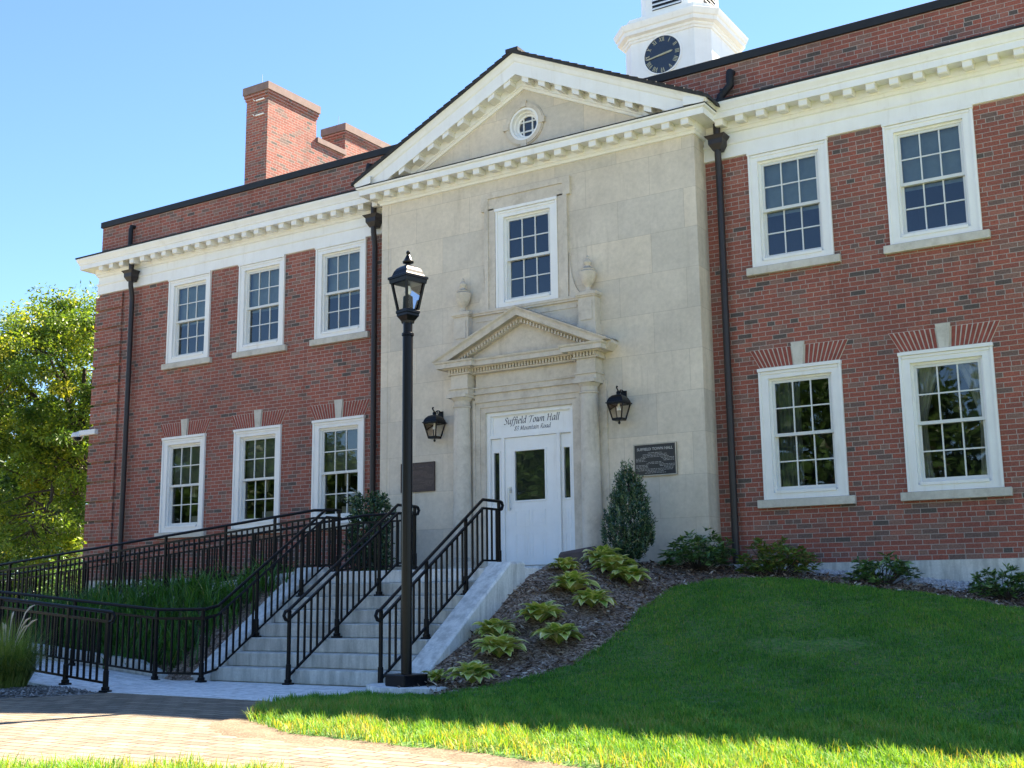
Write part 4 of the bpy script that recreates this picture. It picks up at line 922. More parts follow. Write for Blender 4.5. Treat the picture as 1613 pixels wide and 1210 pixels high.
X_, Y_, F_ = grid(-9.2, -1.0, -9.8, -7.2, .06); S_ = sdist(X_, Y_, PEB)+.03*wob(X_, Y_, 3, 3)
o = fast_mesh('pebble_bed', np.c_[X_, Y_, ZG+np.clip(S_*.3, -.06, .05)+.006*wob(X_, Y_, 8, 1)], F_, MT['pebble'], smooth=True); tag(o, kind='structure')
# planted slope between the two runs of the ramp
def bedz(x, y):
    back = -.11-.083*np.maximum(0, -1.95-x)-.13; t_ = np.interp(y, [-5.64, -5.4, -4.7, -4.0, -3.5], [-.12, 0, .48, .86, 1.0])
    return -1.37+(back+1.37)*t_
X_, Y_, F_ = grid(-10.2, -1.9, -5.64, -3.45, .09)
o = fast_mesh('planting_slope', np.c_[X_, Y_, bedz(X_, Y_)+.02*wob(X_, Y_, 2, 2)], F_, MT['mulch'], smooth=True); tag(o, kind='structure')
X_, Y_, F_ = grid(-13, -1.8, -2.1, .1, .1)
o = fast_mesh('wall_bed', np.c_[X_, Y_, np.interp(X_, [-13, -3], [-.75, -.16])+.02*wob(X_, Y_, 2, 2)], F_, MT['mulch'], smooth=True); tag(o, kind='structure')
X_, Y_, F_ = grid(-60, -11.5, -5, 60, 1.0)
o = fast_mesh('side_lawn', np.c_[X_, Y_, -.85+.15*wob(X_*.2, Y_*.2, 1, 2)], F_, MT['ground'], smooth=True); tag(o, kind='structure')

# ================================================================ STAIRS AND RAMP
SY0, ST, SH, SXL, SXR = -5.475, .274, .16975, -1.62, 1.32
stairs = thing('entrance_steps', 'grey concrete entrance steps with white sloping side walls below the front door', 'steps', (-.15, -5.475, ZG))
for k in range(8):
    mb = MB(); z1 = ZG+SH*(k+1); y0 = SY0+ST*k; y1 = SY0+ST*(k+1) if k < 7 else -.47
    mb.bevbox(SXL, SXR, y0, y1+.0, z1-SH-.002, z1, .012) if k < 7 else mb.bevbox(SXL-.0, 1.62, y0, y1, z1-SH, z1, .012)
    mb.build('step' if k < 7 else 'landing', MT['concrete'] if k < 7 else MT['slab'], stairs)
for x0, x1 in ((SXR+.002, 1.655), (-1.95, SXL-.002)):
    mb = MB(); b = .025
    top = [(-5.50, -1.40), (-5.47, -1.365), (-3.60, -.045), (-3.27, -.04)]
    full = [(-5.50, -1.7)]+top+[(-3.27, -1.7)]
    mb.prism(full, 'x', x0+b, x1-b) if False else None
    outer = [(y, z-b if z > -1.6 else z) for y, z in full]
    n = len(full)
    vs = [(x0, y, z) for y, z in outer]+[(x0+b, y, z) for y, z in full]+[(x1-b, y, z) for y, z in full]+[(x1, y, z) for y, z in outer]
    fs = [tuple(range(n))]+[tuple(range(4*n-1, 3*n-1, -1))]
    for q in range(3):
        for i in range(n): fs.append((q*n+i, (q+1)*n+i, (q+1)*n+(i+1) % n, q*n+(i+1) % n))
    mb.add(vs, fs); mb.build('side_wall', MT['cheek'], stairs)
rampway = thing('wheelchair_ramp', 'pale concrete access ramp doubling back up to the front door', 'ramp', (-2.0, -6.5, ZG))
rz = lambda x: -.11-.083*max(0, -1.95-x)            # upper run
lz = lambda x: ZG+.003+.083*max(0, -2.1-x)           # lower run
mb = MB(); mb.prism([(-1.63, -.112), (-1.95, -.112), (-10.0, rz(-10.0)), (-11.6, rz(-10.0)), (-11.6, -1.6), (-1.63, -1.6)], 'y', -3.52, -2.1); mb.build('upper_run', MT['slab'], rampway)
mb = MB(); mb.prism([(-2.1, ZG+.003), (-10.0, lz(-10.0)), (-11.6, lz(-10.0)), (-11.6, -1.7), (-2.1, -1.7)], 'y', -7.20, -5.66); mb.build('lower_run', MT['slab'], rampway)
mb = MB(); mb.prism([(-2.35, ZG-.1), (-2.35, lz(-2.35)+.03), (-2.9, lz(-2.9)+.16), (-10.0, lz(-10)+.16), (-10.0, -1.7)], 'y', -5.60, -5.45)
mb.prism([(-1.96, rz(-1.96)+.02), (-10.0, rz(-10.0)+.02), (-10.0, -1.5), (-1.96, -1.5)], 'y', -3.56, -3.44); mb.build('kerb', MT['cheek'], rampway)

# ================================================================ RAILINGS
def railing(name, label, path, posts, spacing=.112, gap=.10, feet=True, ends=(False, False), curl=(False, False), grp=None):
    """path: points of the walking line (x, y, z of the rail foot); the handrail runs .88 above"""
    P = [Vector(p) for p in path]; H = .88
    L = [0.0]
    for i in range(1, len(P)): L.append(L[-1]+(P[i]-P[i-1]).to_2d().length)
    def at(s):
        s = min(max(s, 0), L[-1])
        for i in range(1, len(P)):
            if s <= L[i]+1e-9: return P[i-1].lerp(P[i], (s-L[i-1])/(L[i]-L[i-1]))
        return P[-1]
    root = thing(name, label, 'railing', tuple(P[0]), grp)
    zv = Vector((0, 0, 1)); org = WORG[root.name]
    mb = MB(); hp = [p+zv*H for p in P]
    if curl[0]:
        d = (P[0]-P[1]).normalized(); d2 = Vector((d.x, d.y, 0)).normalized()
        hp = [P[0]+zv*(H-.115), P[0]+d2*.045+zv*(H-.105), P[0]+d2*.075+zv*(H-.06), P[0]+d2*.05+zv*(H-.01)]+hp
    if curl[1]:
        d = (P[-1]-P[-2]).normalized(); d2 = Vector((d.x, d.y, 0)).normalized()
        hp = hp+[P[-1]+d2*.05+zv*(H-.01), P[-1]+d2*.075+zv*(H-.05), P[-1]+d2*.05+zv*(H-.10), P[-1]+zv*(H-.11)]
    mb.tube(hp, .021, 10); mb.build('handrail', MT['rail'], root, smooth=True)
    mb = MB(); mb.tube([p+zv*(H-.11) for p in P], .014, 4, square=True); mb.build('top_rail', MT['rail'], root)
    mb = MB(); mb.tube([p+zv*gap for p in P], .012, 4, square=True); mb.build('bottom_rail', MT['rail'], root)
    first = None
    pp = []
    for item in posts:
        s, zf = item if isinstance(item, tuple) else (item, None)
        p = at(s); pp.append(s); zf = p.z if zf is None else zf
        mb = MB(); mb.box(p.x-.017, p.x+.017, p.y-.017, p.y+.017, zf+.02, p.z+H-.012)
        mb.bevbox(p.x-.025, p.x+.025, p.y-.025, p.y+.025, zf+.03, zf+.235, .006); mb.bevbox(p.x-.034, p.x+.034, p.y-.034, p.y+.034, zf+.02, zf+.06, .006)
        if feet: mb.bevbox(p.x-.055, p.x+.055, p.y-.055, p.y+.055, zf, zf+.022, .008)
        mb.build('post', MT['rail'], root)
    s = spacing*.6
    base = None
    while s < L[-1]:
        if min(abs(s-q) for q in pp) > .06:
            p = at(s)
            if base is None:
                b = MB(); b.box(-.0105, .0105, -.0105, .0105, gap, H-.11); base = b.build('baluster', MT['rail'], root, local=True); o = base
            else: o = base.copy(); COL.objects.link(o)
            o.location = p-org
        s += spacing
    return root
nz = lambda y: ZG+SH+(y-SY0)*SH/ST     # line of the stair nosings
def stair_path(x, top_y=-3.12):
    return [(x, -5.57, ZG+.0), (x, -5.45, ZG+.075), (x, -3.50, -.11), (x, top_y, -.11)]
def stair_posts(x, zl, top_y=-3.12):
    out = [(0.03, ZG)]
    for k in (2, 5): out.append((SY0+ST*k+.10-(-5.57), ZG+SH*(k+1)))
    out.append((top_y+5.57-.02, zl)); return out
sp_ = lambda x: [(x, -5.60, ZG-.02), (x, -3.50, -.115), (x, -3.10, -.115)]
railing('stair_railing', 'black metal railing up the middle of the steps, behind the lamp post', sp_(-.22), [(0.02, ZG), (.88, ZG+SH*3), (1.71, ZG+SH*6), (2.48, -.112)], curl=(True, True), grp='black metal railings of the steps and ramp')
railing('stair_railing', 'black metal railing along the right side wall of the steps, nearest the door', sp_(1.17), [(0.02, ZG), (.88, ZG+SH*3), (1.71, ZG+SH*6), (2.48, -.112)], curl=(True, True), grp='black metal railings of the steps and ramp')
railing('stair_railing', 'black metal railing down the left side of the steps that bends along the lower ramp', [(-7.9, -5.76, ZG+.44), (-2.25, -5.80, ZG), (-1.50, -5.72, ZG), (-1.50, -5.50, ZG+.04), (-1.50, -3.50, -.115), (-1.50, -3.18, -.115)],
        [(.3, None), (1.5, None), (2.75, None), (4.0, None), (5.63, ZG), (6.38, ZG), (7.30, ZG+SH*3), (8.14, ZG+SH*6), (8.90, -.112)], grp='black metal railings of the steps and ramp')
railing('ramp_railing', 'black metal railing at the lower ramp entrance beside the fountain grass', [(-9.8, -7.25, ZG+.70), (-1.38, -7.25, ZG-.005)], [.5, 2.0, 3.5, 5.0, 6.4, 7.70, 8.40], curl=(False, True), grp='black metal railings of the steps and ramp')
railing('ramp_railing', 'long black metal railing on the outer edge of the upper ramp, above the daylilies', [(-10.4, -3.48, -.84), (-1.75, -3.48, -.115), (-1.52, -3.30, -.115)], [.4, 1.7, 3.0, 4.3, 5.6, 6.9, 7.9], feet=True, grp='black metal railings of the steps and ramp')
railing('ramp_railing', 'long black metal railing on the wall side of the upper ramp, behind the outer one', [(-11.4, -2.16, -.84), (-10.4, -2.16, -.84), (-1.9, -2.16, -.115), (-.95, -2.16, -.115)], [.3, 1.6, 3.0, 4.4, 5.8, 7.2, 8.6, 10.3], grp='black metal railings of the steps and ramp')

# ================================================================ LAMP POST
LX, LY, LZ = 1.74, -5.85, -1.405
lamp = thing('street_lamp', 'tall black lamp post with a four-sided lantern in front of the steps', 'lamp post', (LX, LY, LZ), rz=R(-13))
mb = MB(); mb.prism([(.46*math.cos(t*math.pi/8)*(1.0 if abs(math.cos(t*math.pi/8)) < .8 else 1.25), .34*math.sin(t*math.pi/8)) for t in range(16)], 'z', -.12, -.0); mb.build('footing', MT['slab'], lamp, local=True)
mb = MB(); mb.bevbox(-.165, .165, -.165, .165, .0, .125, .01); mb.build('base_box', MT['black'], lamp, local=True)
mb = MB(); mb.lathe([(.059, .12), (.059, 3.84), (.070, 3.85), (.070, 3.875), (.053, 3.885), (.053, 4.02)], n=24); mb.build('post', MT['black'], lamp, smooth=True, local=True)
def sq_loft(mb, prof, cap=True):
    vs = [(sx*r, sy*r, z) for r, z in prof for sx, sy in ((-1, -1), (1, -1), (1, 1), (-1, 1))]
    fs = [(i*4+k, i*4+(k+1) % 4, (i+1)*4+(k+1) % 4, (i+1)*4+k) for i in range(len(prof)-1) for k in range(4)]
    if cap: fs += [(3, 2, 1, 0), tuple(range(len(prof)*4-4, len(prof)*4))]
    mb.add(vs, fs)
mb = MB(); sq_loft(mb, [(.05, 3.99), (.055, 4.02), (.085, 4.07), (.09, 4.075), (.09, 4.10), (.098, 4.11), (.098, 4.135), (.085, 4.15)]); mb.build('lantern_cup', MT['black'], lamp, local=True)
mb = MB()
for sx, sy in ((-1, -1), (1, -1), (1, 1), (-1, 1)): mb.tube([(sx*.078, sy*.078, 4.13), (sx*.128, sy*.128, 4.46)], .0125, 4, square=True)
mb.build('lantern_cage', MT['black'], lamp, local=True)
mb = MB(); q = [(.076, 4.15), (.124, 4.455)]
for (a, b) in (((-1, -1), (1, -1)), ((1, -1), (1, 1)), ((1, 1), (-1, 1)), ((-1, 1), (-1, -1))):
    mb.quad((a[0]*q[0][0], a[1]*q[0][0], q[0][1]), (b[0]*q[0][0], b[1]*q[0][0], q[0][1]), (b[0]*q[1][0], b[1]*q[1][0], q[1][1]), (a[0]*q[1][0], a[1]*q[1][0], q[1][1]))
mb.build('glass_pane', MT['lampglass'], lamp, local=True)
mb = MB(); mb.lathe([(.055, 4.14), (.06, 4.16), (.055, 4.30), (.045, 4.31), (.022, 4.32), (.020, 4.455)], n=16); mb.build('lamp_holder', MT['black'], lamp, local=True)
mb = MB(); mb.lathe([(.026, 4.325), (.036, 4.35), (.038, 4.38), (.030, 4.41), (.024, 4.425)], n=14); mb.build('bulb', MT['bulb'], lamp, smooth=True, local=True)
mb = MB(); sq_loft(mb, [(.122, 4.45), (.15, 4.455), (.155, 4.50), (.165, 4.505), (.165, 4.53), (.135, 4.545), (.128, 4.56), (.115, 4.60), (.093, 4.635), (.062, 4.66), (.02, 4.668)])
mb.build('lantern_roof', MT['black'], lamp, local=True)
mb = MB(); mb.lathe([(.03, 4.655), (.028, 4.69), (.062, 4.70), (.066, 4.715), (.05, 4.73), (.036, 4.76), (.022, 4.79), (.016, 4.80), (.024, 4.815), (.024, 4.83), (.012, 4.845), (.003, 4.85)], n=20); mb.build('finial', MT['black'], lamp, smooth=True, local=True)

# ================================================================ WALL LANTERNS, PLAQUES, CAMERA
def wall_lantern(x, label):
    t = thing('wall_lantern', label, 'wall lantern', (x, -D, 2.04), 'black carriage lanterns beside the entrance'); cy = -.19
    def loft(mb, prof): 
        b = len(mb.v); sq_loft(mb, prof); mb.v[b:] = [(a, c+cy, z) for a, c, z in mb.v[b:]]
    mb = MB(); loft(mb, [(.075, .055), (.08, .06), (.08, .08), (.07, .085)]); mb.lathe([(.004, 0), (.02, .015), (.02, .03), (.008, .045), (.012, .06)], (0, cy, 0), 12); mb.build('lantern_base', MT['black'], t, local=True)
    mb = MB()
    for sx, sy in ((-1, -1), (1, -1), (1, 1), (-1, 1)): mb.tube([(sx*.073, cy+sy*.073, .075), (sx*.128, cy+sy*.128, .315)], .0085, 4, square=True)
    for (a, b) in (((-1, -1), (1, -1)), ((1, -1), (1, 1)), ((1, 1), (-1, 1)), ((-1, 1), (-1, -1))):
        mb.tube([(a[0]*.128, cy+a[1]*.128, .305), (b[0]*.128, cy+b[1]*.128, .305)], .008, 4, square=True); mb.tube([(a[0]*.073, cy+a[1]*.073, .084), (b[0]*.073, cy+b[1]*.073, .084)], .008, 4, square=True)
    mb.build('lantern_cage', MT['black'], t, local=True)
    mb = MB()
    for (a, b) in (((-1, -1), (1, -1)), ((1, -1), (1, 1)), ((1, 1), (-1, 1)), ((-1, 1), (-1, -1))):
        mb.quad((a[0]*.07, cy+a[1]*.07, .085), (b[0]*.07, cy+b[1]*.07, .085), (b[0]*.124, cy+b[1]*.124, .312), (a[0]*.124, cy+a[1]*.124, .312))
    mb.build('glass_pane', MT['lampglass'], t, local=True)
    mb = MB(); mb.lathe([(.03, .21), (.033, .235), (.02, .26), (.016, .30), (.016, .32)], (0, cy, 0), 14); mb.build('bulb', MT['bulb'], t, smooth=True, local=True)
    mb = MB(); loft(mb, [(.12, .31), (.15, .312), (.15, .326), (.135, .33), (.128, .36), (.108, .40), (.075, .435), (.035, .45), (.02, .452)]); mb.lathe([(.034, .445), (.032, .475), (.04, .48), (.026, .50), (.012, .51)], (0, cy, 0), 14); mb.build('lantern_roof', MT['black'], t, local=True)
    mb = MB(); mb.box(-.045, .045, -.018, .0, .33, .53); mb.tube([(0, -.01, .50), (0, -.06, .535), (0, -.12, .53), (0, -.16, .50), (0, cy, .49)], .010, 8); mb.tube([(0, cy, .49), (0, cy-.02, .52), (0, cy-.045, .535), (0, cy-.055, .555), (0, cy-.04, .57)], [.012, .011, .010, .013, .016], 8); mb.tube([(0, -.01, .40), (0, -.07, .44), (0, -.10, .48), (0, -.12, .53)], .007, 8); mb.build('bracket', MT['black'], t, local=True, smooth=True)
    return t
wall_lantern(-1.715, 'black wall lantern on the stone left of the door, above the brown plaque')
wall_lantern(1.705, 'black wall lantern on the stone right of the door, above the black plaque')
def text_part(txt, parent, loc, size, mat, name='lettering', ext=.003, sx=1.0):
    cu = bpy.data.curves.new('lettering', 'FONT'); cu.body = txt; cu.size = size; cu.align_x = 'CENTER'; cu.align_y = 'CENTER'; cu.extrude = ext; cu.resolution_u = 2; cu.offset = .0007
    tmp = bpy.data.objects.new('lettering', cu); COL.objects.link(tmp); bpy.context.view_layer.update()
    me = bpy.data.meshes.new_from_object(tmp.evaluated_get(bpy.context.evaluated_depsgraph_get())); bpy.data.objects.remove(tmp)
    me.materials.clear(); me.materials.append(mat)
    me.transform(Matrix.Diagonal((sx, 1, 1, 1))); me.transform(Matrix.Rotation(R(90), 4, 'X'))
    o = bpy.data.objects.new(name, me); COL.objects.link(o); o.parent = parent; o.location = loc; return o
def plaque(x0, x1, z0, z1, label, face, rim, let, title):
    cx = (x0+x1)/2; t = thing('plaque', label, 'plaque', (cx, -D, z0)); w_, h = (x1-x0)/2, z1-z0
    mb = MB(); mb.bevbox(-w_, w_, -.022, .0, 0, h, .006); mb.build('plate', face, t, local=True)
    mb = MB(); b = .017
    for (a, c, e, f) in ((-w_, w_, 0, b), (-w_, w_, h-b, h), (-w_, -w_+b, b, h-b), (w_-b, w_, b, h-b)): mb.box(a, c, -.03, -.015, e, f)
    mb.build('rim', rim, t, local=True)
    text_part(title, t, (0, -.024, h-.085), .058, let, sx=.98)
    rr = random.Random(5 if x0 > 0 else 6); z = h-.125; n = 0
    lay = ['c3', 'c6', 'c6', 'c7', 'w', 'w', 'w', 'c3', 'c4', 'w', 'w', 'w', 'f', 'f', 'c4', 'c5']
    for L_ in lay:
        z -= .0198
        if z < .03: break
        if L_[0] == 'c': hw = .03*int(L_[1])+.02; spans = [(-hw, hw)]
        elif L_ == 'w': spans = [(-w_+.035, -w_+.035+rr.uniform(.14, .22)), (w_-.035-rr.uniform(.15, .26), w_-.035)]
        else: spans = [(-w_+.06, w_-.06)]
        for a, c in spans:
            x = a; mb = MB()
            while x < c:
                e = min(c, x+rr.uniform(.02, .055)); mb.box(x, e, -.0245, -.02, z, z+rr.uniform(.0045, .0065)); x = e+.011
            mb.build('inscription_line', let, t, local=True)
    text_part('1965', t, (0, -.024, h-.038), .028, let) if False else None
    return t
plaque(1.845, 2.543, 1.25, 1.735, 'black plaque with pale raised letters and light rim on the stone right of the door', MT['plaque'], MT['plaque_rim'], MT['letter'], 'SUFFIELD TOWN HALL')
plaque(-2.54, -1.834, 1.255, 1.745, 'brown bronze plaque on the stone left of the door, partly behind the lamp post', MT['plaque_br'], MT['plaque_br'], MT['letter_br'], 'SUFFIELD TOWN HALL')
camt = thing('security_camera', 'white dome security camera on an arm at the left brick corner', 'camera', (-11.1, -.09, 3.02))
mb = MB(); mb.bevbox(-.36, .17, -.05, .06, -.035, .075, .008); mb.build('arm', MT['camwhite'], camt, local=True)
mb = MB(); mb.lathe([(.02, .05), (.10, .04), (.125, -.01), (.13, -.05), (.115, -.055)], (-.45, 0, 0), 20); mb.tube([(-.45, 0, .03), (-.33, 0, .02)], .04, 10); mb.build('housing', MT['camwhite'], camt, local=True, smooth=True)
mb = MB(); mb.lathe([(.115, -.05), (.105, -.09), (.07, -.125), (.02, -.14)], (-.45, 0, 0), 20); mb.build('dome', MT['clock'], camt, local=True, smooth=True)
# ================================================================ PLANTS
def unit(v): return v/np.maximum(np.linalg.norm(v, axis=-1, keepdims=True), 1e-9)
def leaves(C, Dv, L, W, droop=0.0, N=None):
    """diamond leaf quads from C along Dv, width W, optional face normal N"""
    C = np.asarray(C, float); n = len(C); Dv = unit(np.asarray(Dv, float)); L = np.broadcast_to(L, n)[:, None]; W = np.broadcast_to(W, n)[:, None]
    if N is None: N = rng.normal(size=(n, 3))+np.array([0, 0, .8])
    S = unit(np.cross(Dv, N)); tip = C+Dv*L; tip[:, 2] -= droop*L[:, 0]
    mid = C+Dv*L*.45
    V = np.stack([C, mid+S*W/2, tip, mid-S*W/2], 1).reshape(-1, 3)
    return V, np.arange(4*n).reshape(n, 4)
def blades(C, H, lean, az, W, bend=.5):
    """grass blades of two quads each"""
    n = len(C); d = np.stack([np.cos(az), np.sin(az), 0*az], 1); s = np.stack([-np.sin(az), np.cos(az), 0*az], 1)
    H = H[:, None]; W = np.broadcast_to(W, n)[:, None]; lean = lean[:, None]; up_ = np.array([[0, 0, 1.0]])
    p1 = C+up_*H*.55*np.cos(lean*.6)+d*H*.55*np.sin(lean*.6); p2 = p1+up_*H*.45*np.cos(lean*(1+bend))+d*H*.45*np.sin(lean*(1+bend))
    V = np.stack([C-s*W/2, C+s*W/2, p1+s*W*.42, p1-s*W*.42, p2+s*W*.06, p2-s*W*.06], 1).reshape(-1, 3)
    b = np.arange(n)[:, None]*6
    F = np.stack([b+np.array([[0, 1, 2, 3]]), b+np.array([[3, 2, 4, 5]])], 1).reshape(-1, 4)
    return V, F
# lawn
def lawn_blades(name, poly, x0, x1, y0, y1, dens, zf):
    n = int((x1-x0)*(y1-y0)*dens); x = rng.uniform(x0, x1, n); y = rng.uniform(y0, y1, n)
    s = sdist(x, y, poly)+.05*wob(x, y, 2.3, 5)
    dist = np.hypot(x-CAM_POS.x, y-CAM_POS.y)
    edge = np.clip(1-s/.55, 0, 1); southern = y < -7.6
    bare = (wob(x, y, 1.3, 9)+.5*wob(x, y, 4, 3)) < -.60
    sp = np.hypot((x-5.6)/.75, (y+4.3)/.35) < .8+.35*wob(x, y, 3, 4)
    keep = (s > 0) & ~((bare & (rng.random(n) < .5)) & (edge < .5)) & ~(sp & (rng.random(n) < .72)) & (rng.random(n) < np.where((edge > 0) & southern, .35+.65*np.clip(s/.3, 0, 1), 1))
    # only what the view (with a margin) can see
    rel = np.stack([x-CAM_POS.x, y-CAM_POS.y], 1); fwd2 = np.array([-math.sin(YAW), math.cos(YAW)]); rg = np.array([math.cos(YAW), math.sin(YAW)])
    dep = rel@fwd2; lat = rel@rg; keep &= (dep > 1.0) & (np.abs(lat) < dep*.62+1.2)
    x, y, s, edge, southern = x[keep], y[keep], s[keep], edge[keep], southern[keep]; n = len(x)
    h = rng.uniform(.035, .062, n)*(1+.35*wob(x, y, 1.1, 2))
    tuft = np.clip(wob(x, y, 4.5, 7)+.25, 0, 1); sn = np.clip((-y-6.6)/1.6, 0, 1); h = h*(1+sn*(.35+2.0*tuft)); h = np.clip(h, .02, .115)
    az_ = rng.uniform(0, 2*math.pi, n); ln = rng.uniform(.2, 1.05, n)
    V, F = blades(np.c_[x, y, zf(x, y)-.004], h, ln, az_, rng.uniform(.004, .008, n), .6)
    rn = np.clip(rng.normal(.42, .27, n)+.15*wob(x, y, .8, 3)+sn*.22+np.where(southern & (edge > .4), rng.random(n)*.35, 0), 0, 1)  # yellower toward the path: sunlight on that strip is put into the colour
    o = fast_mesh(name, V, F, MT['grass'], rnd=np.repeat(rn, 2)); return o
tag(lawn_blades('lawn_grass', LAWN, 1.2, 14, -12, -1.2, 4200, lambda x, y: terrain(x, y)+.012+.016*wob(x, y, 1.7, 1)+.008*wob(x, y, 5, 6)), 'green lawn grass on the sloping ground in front of the hall', 'grass', kind='stuff')
tag(lawn_blades('verge_grass', PATCH, 1.6, 9.5, -15.5, -10.8, 3600, lambda x, y: ZG+.01+0*x), 'sunlit grass patch at the near edge of the brick path', 'grass', kind='stuff')
# loose bark chips
n = 26000; x = rng.uniform(1.68, 9, n); y = rng.uniform(-6.2, -.05, n)
k = (sdist(x, y, LAWN) < .06) & ~((y > -.3) & (x > 3.3)); x, y = x[k], y[k]; n = len(x)
a = rng.uniform(0, 2*math.pi, n); dv = np.c_[np.cos(a), np.sin(a), rng.normal(0, .35, n)]
V, F = leaves(np.c_[x, y, terrain(x, y)+rng.uniform(.002, .03, n)], dv, rng.uniform(.035, .11, n), rng.uniform(.012, .034, n), N=rng.normal(size=(n, 3))*.7+np.array([0, 0, 1.0]))
CH = leaf_mat('bark_chip', [(0, (0.07, 0.046, 0.033)), (0.5, (0.18, 0.125, 0.095)), (0.78, (0.33, 0.255, 0.20)), (0.92, (0.55, 0.47, 0.40)), (1, (0.66, 0.58, 0.50))], 0.0, rough=.9, spec=.15)  # mixed chip tones, the palest standing in for whitish glints
tag(fast_mesh('bark_chips', V, F, CH, rnd=rng.random(n)**1.3), 'brown bark chips covering the planting bed', 'mulch', kind='stuff')
n = 5000; x = rng.uniform(-10, -1.9, n); y = rng.uniform(-5.6, -3.6, n); a = rng.uniform(0, 6.28, n)
V, F = leaves(np.c_[x, y, bedz(x, y)+rng.uniform(.0, .03, n)], np.c_[np.cos(a), np.sin(a), rng.normal(0, .4, n)], rng.uniform(.03, .08, n), rng.uniform(.01, .025, n))
tag(fast_mesh('bark_chips', V, F, CH, rnd=rng.random(n)**1.3), 'brown bark chips under the daylilies left of the steps', 'mulch', kind='stuff')
# gravel stones
def stones(name, pts, r, mat, label):
    n = len(pts); ico = np.array([(0, 0, .7), (.9, 0, 0), (0, .9, 0), (-.9, 0, 0), (0, -.9, 0), (0, 0, -.5)]); fc = np.array([(0, 1, 2), (0, 2, 3), (0, 3, 4), (0, 4, 1)])
    s = r[:, None, None]*(1+.3*rng.normal(size=(n, 6, 1))); V = (pts[:, None]+ico[None]*s*rng.uniform(.7, 1.2, (n, 1, 3))).reshape(-1, 3)
    F = (np.arange(n)[:, None, None]*6+fc[None]).reshape(-1, 3)
    o = fast_mesh(name, V, F, mat, rnd=np.repeat(rng.random(n), 4)); tag(o, label, 'gravel', kind='stuff')
n = 7000; x = rng.uniform(3.2, 9, n); y = rng.uniform(-.62, -.04, n); k = .30+.10*wob(x, y, 1.5, 4)+y+.12*np.clip((x-4.5)/2, 0, 1) > 0; x, y = x[k], y[k]
stones('gravel_stones', np.c_[x, y, terrain(x, y)+.03], rng.uniform(.012, .03, len(x)), leaf_mat('white_stone', [(0, (.3, .3, .3)), (1, (.72, .72, .71))], 0, rough=.8), 'white gravel along the foundation of the right wing')
n = 9000; x = rng.uniform(-5, -1.2, n); y = rng.uniform(-9.2, -7.3, n); k = sdist(x, y, PEB) > .0; x, y = x[k], y[k]
stones('pebbles', np.c_[x, y, ZG+np.clip(sdist(x, y, PEB)*.3, 0, .05)+.005], rng.uniform(.012, .028, len(x)), leaf_mat('grey_stone', [(0, (.07, .065, .06)), (.6, (.17, .16, .15)), (1, (.36, .34, .32))], 0, rough=.8), 'grey pebbles around the fountain grass at the left edge')

# hostas
def hosta(loc, size, label, seed, n=34):
    rg = np.random.default_rng(seed); V = []; F = []; MI = []; RN = []
    for i in range(n):
        az_ = i*2.39996+rg.uniform(-.3, .3); f = (i+.5)/n; el_ = 1.5-.9*f**1.1+rg.uniform(-.12, .12)
        Ls = size*1.28*rg.uniform(.8, 1.15)*(.72+.32*f); W = Ls*rg.uniform(.38, .52); d = np.array([math.cos(az_), math.sin(az_), 0]); s = np.array([-d[1], d[0], 0])
        P = np.array([0, 0, .02]); pts = [P.copy()]; e = el_; seg = 7
        for k in range(seg):
            P = P+(d*math.cos(e)+np.array([0, 0, 1])*math.sin(e))*Ls/seg; pts.append(P.copy()); e -= (.05 if k < 2 else .22+.11*f)
        wd = [.05, .06, .55, .95, 1.0, .80, .45, .03]; b = len(V); tw = rg.normal(0, .15); cup = .22
        for k, p in enumerate(pts):
            w_ = W*wd[k]/2; sv = s+np.array([0, 0, tw])
            for q in (-1, -.62, 0, .62, 1): V.append(p+sv*w_*q+np.array([0, 0, cup*w_*abs(q)]))
        r_ = rg.random()
        for k in range(seg):
            for q in range(4):
                F.append((b+k*5+q, b+k*5+q+1, b+(k+1)*5+q+1, b+(k+1)*5+q)); MI.append(1 if q in (0, 3) and k > 1 else 0); RN.append(r_)
    o = fast_mesh('hosta', np.array(V), F, [MT['hosta'], MT['hosta_rim']], rnd=RN, mi=MI, smooth=True, loc=loc)
    return tag(o, label, 'hosta', 'variegated hostas on the mulched slope')
HOS = [(1.94, -2.74, .22, 'yellow green hosta nearest the door threshold, left of the brown stone'), (2.33, -3.24, .31, 'bright hosta with broad pale edged leaves just below the top one by the door'),
 (1.98, -1.75, .32, 'wide hosta at the top of the slope, in front of the conical yew'), (2.34, -2.12, .32, 'hosta with drooping leaves between the top hosta and the rightmost one'), (2.68, -2.36, .29, 'rightmost hosta of the top cluster, below the conical yew'),
 (2.34, -4.03, .30, 'green hosta on the middle of the slope, lone with mulch around'), (1.98, -4.48, .28, 'hosta beside the white side wall, upper of an overlapping pair'), (2.30, -4.88, .32, 'large hosta with wide cream leaves, lower of an overlapping pair'),
 (2.81, -4.42, .29, 'hosta at the lawn edge of the slope, half way down'), (2.72, -3.46, .28, 'light green hosta near the lawn edge below the top cluster'), (2.50, -5.70, .27, 'yellowish hosta at the foot of the slope, right of the lamp base'), (1.97, -5.62, .17, 'smallest hosta close against the lamp post base')]
for i, (x, y, s, lb) in enumerate(HOS): hosta((x, y, float(terrain(x, y)[0])), s, lb, 100+i, 62 if s > .2 else 34)

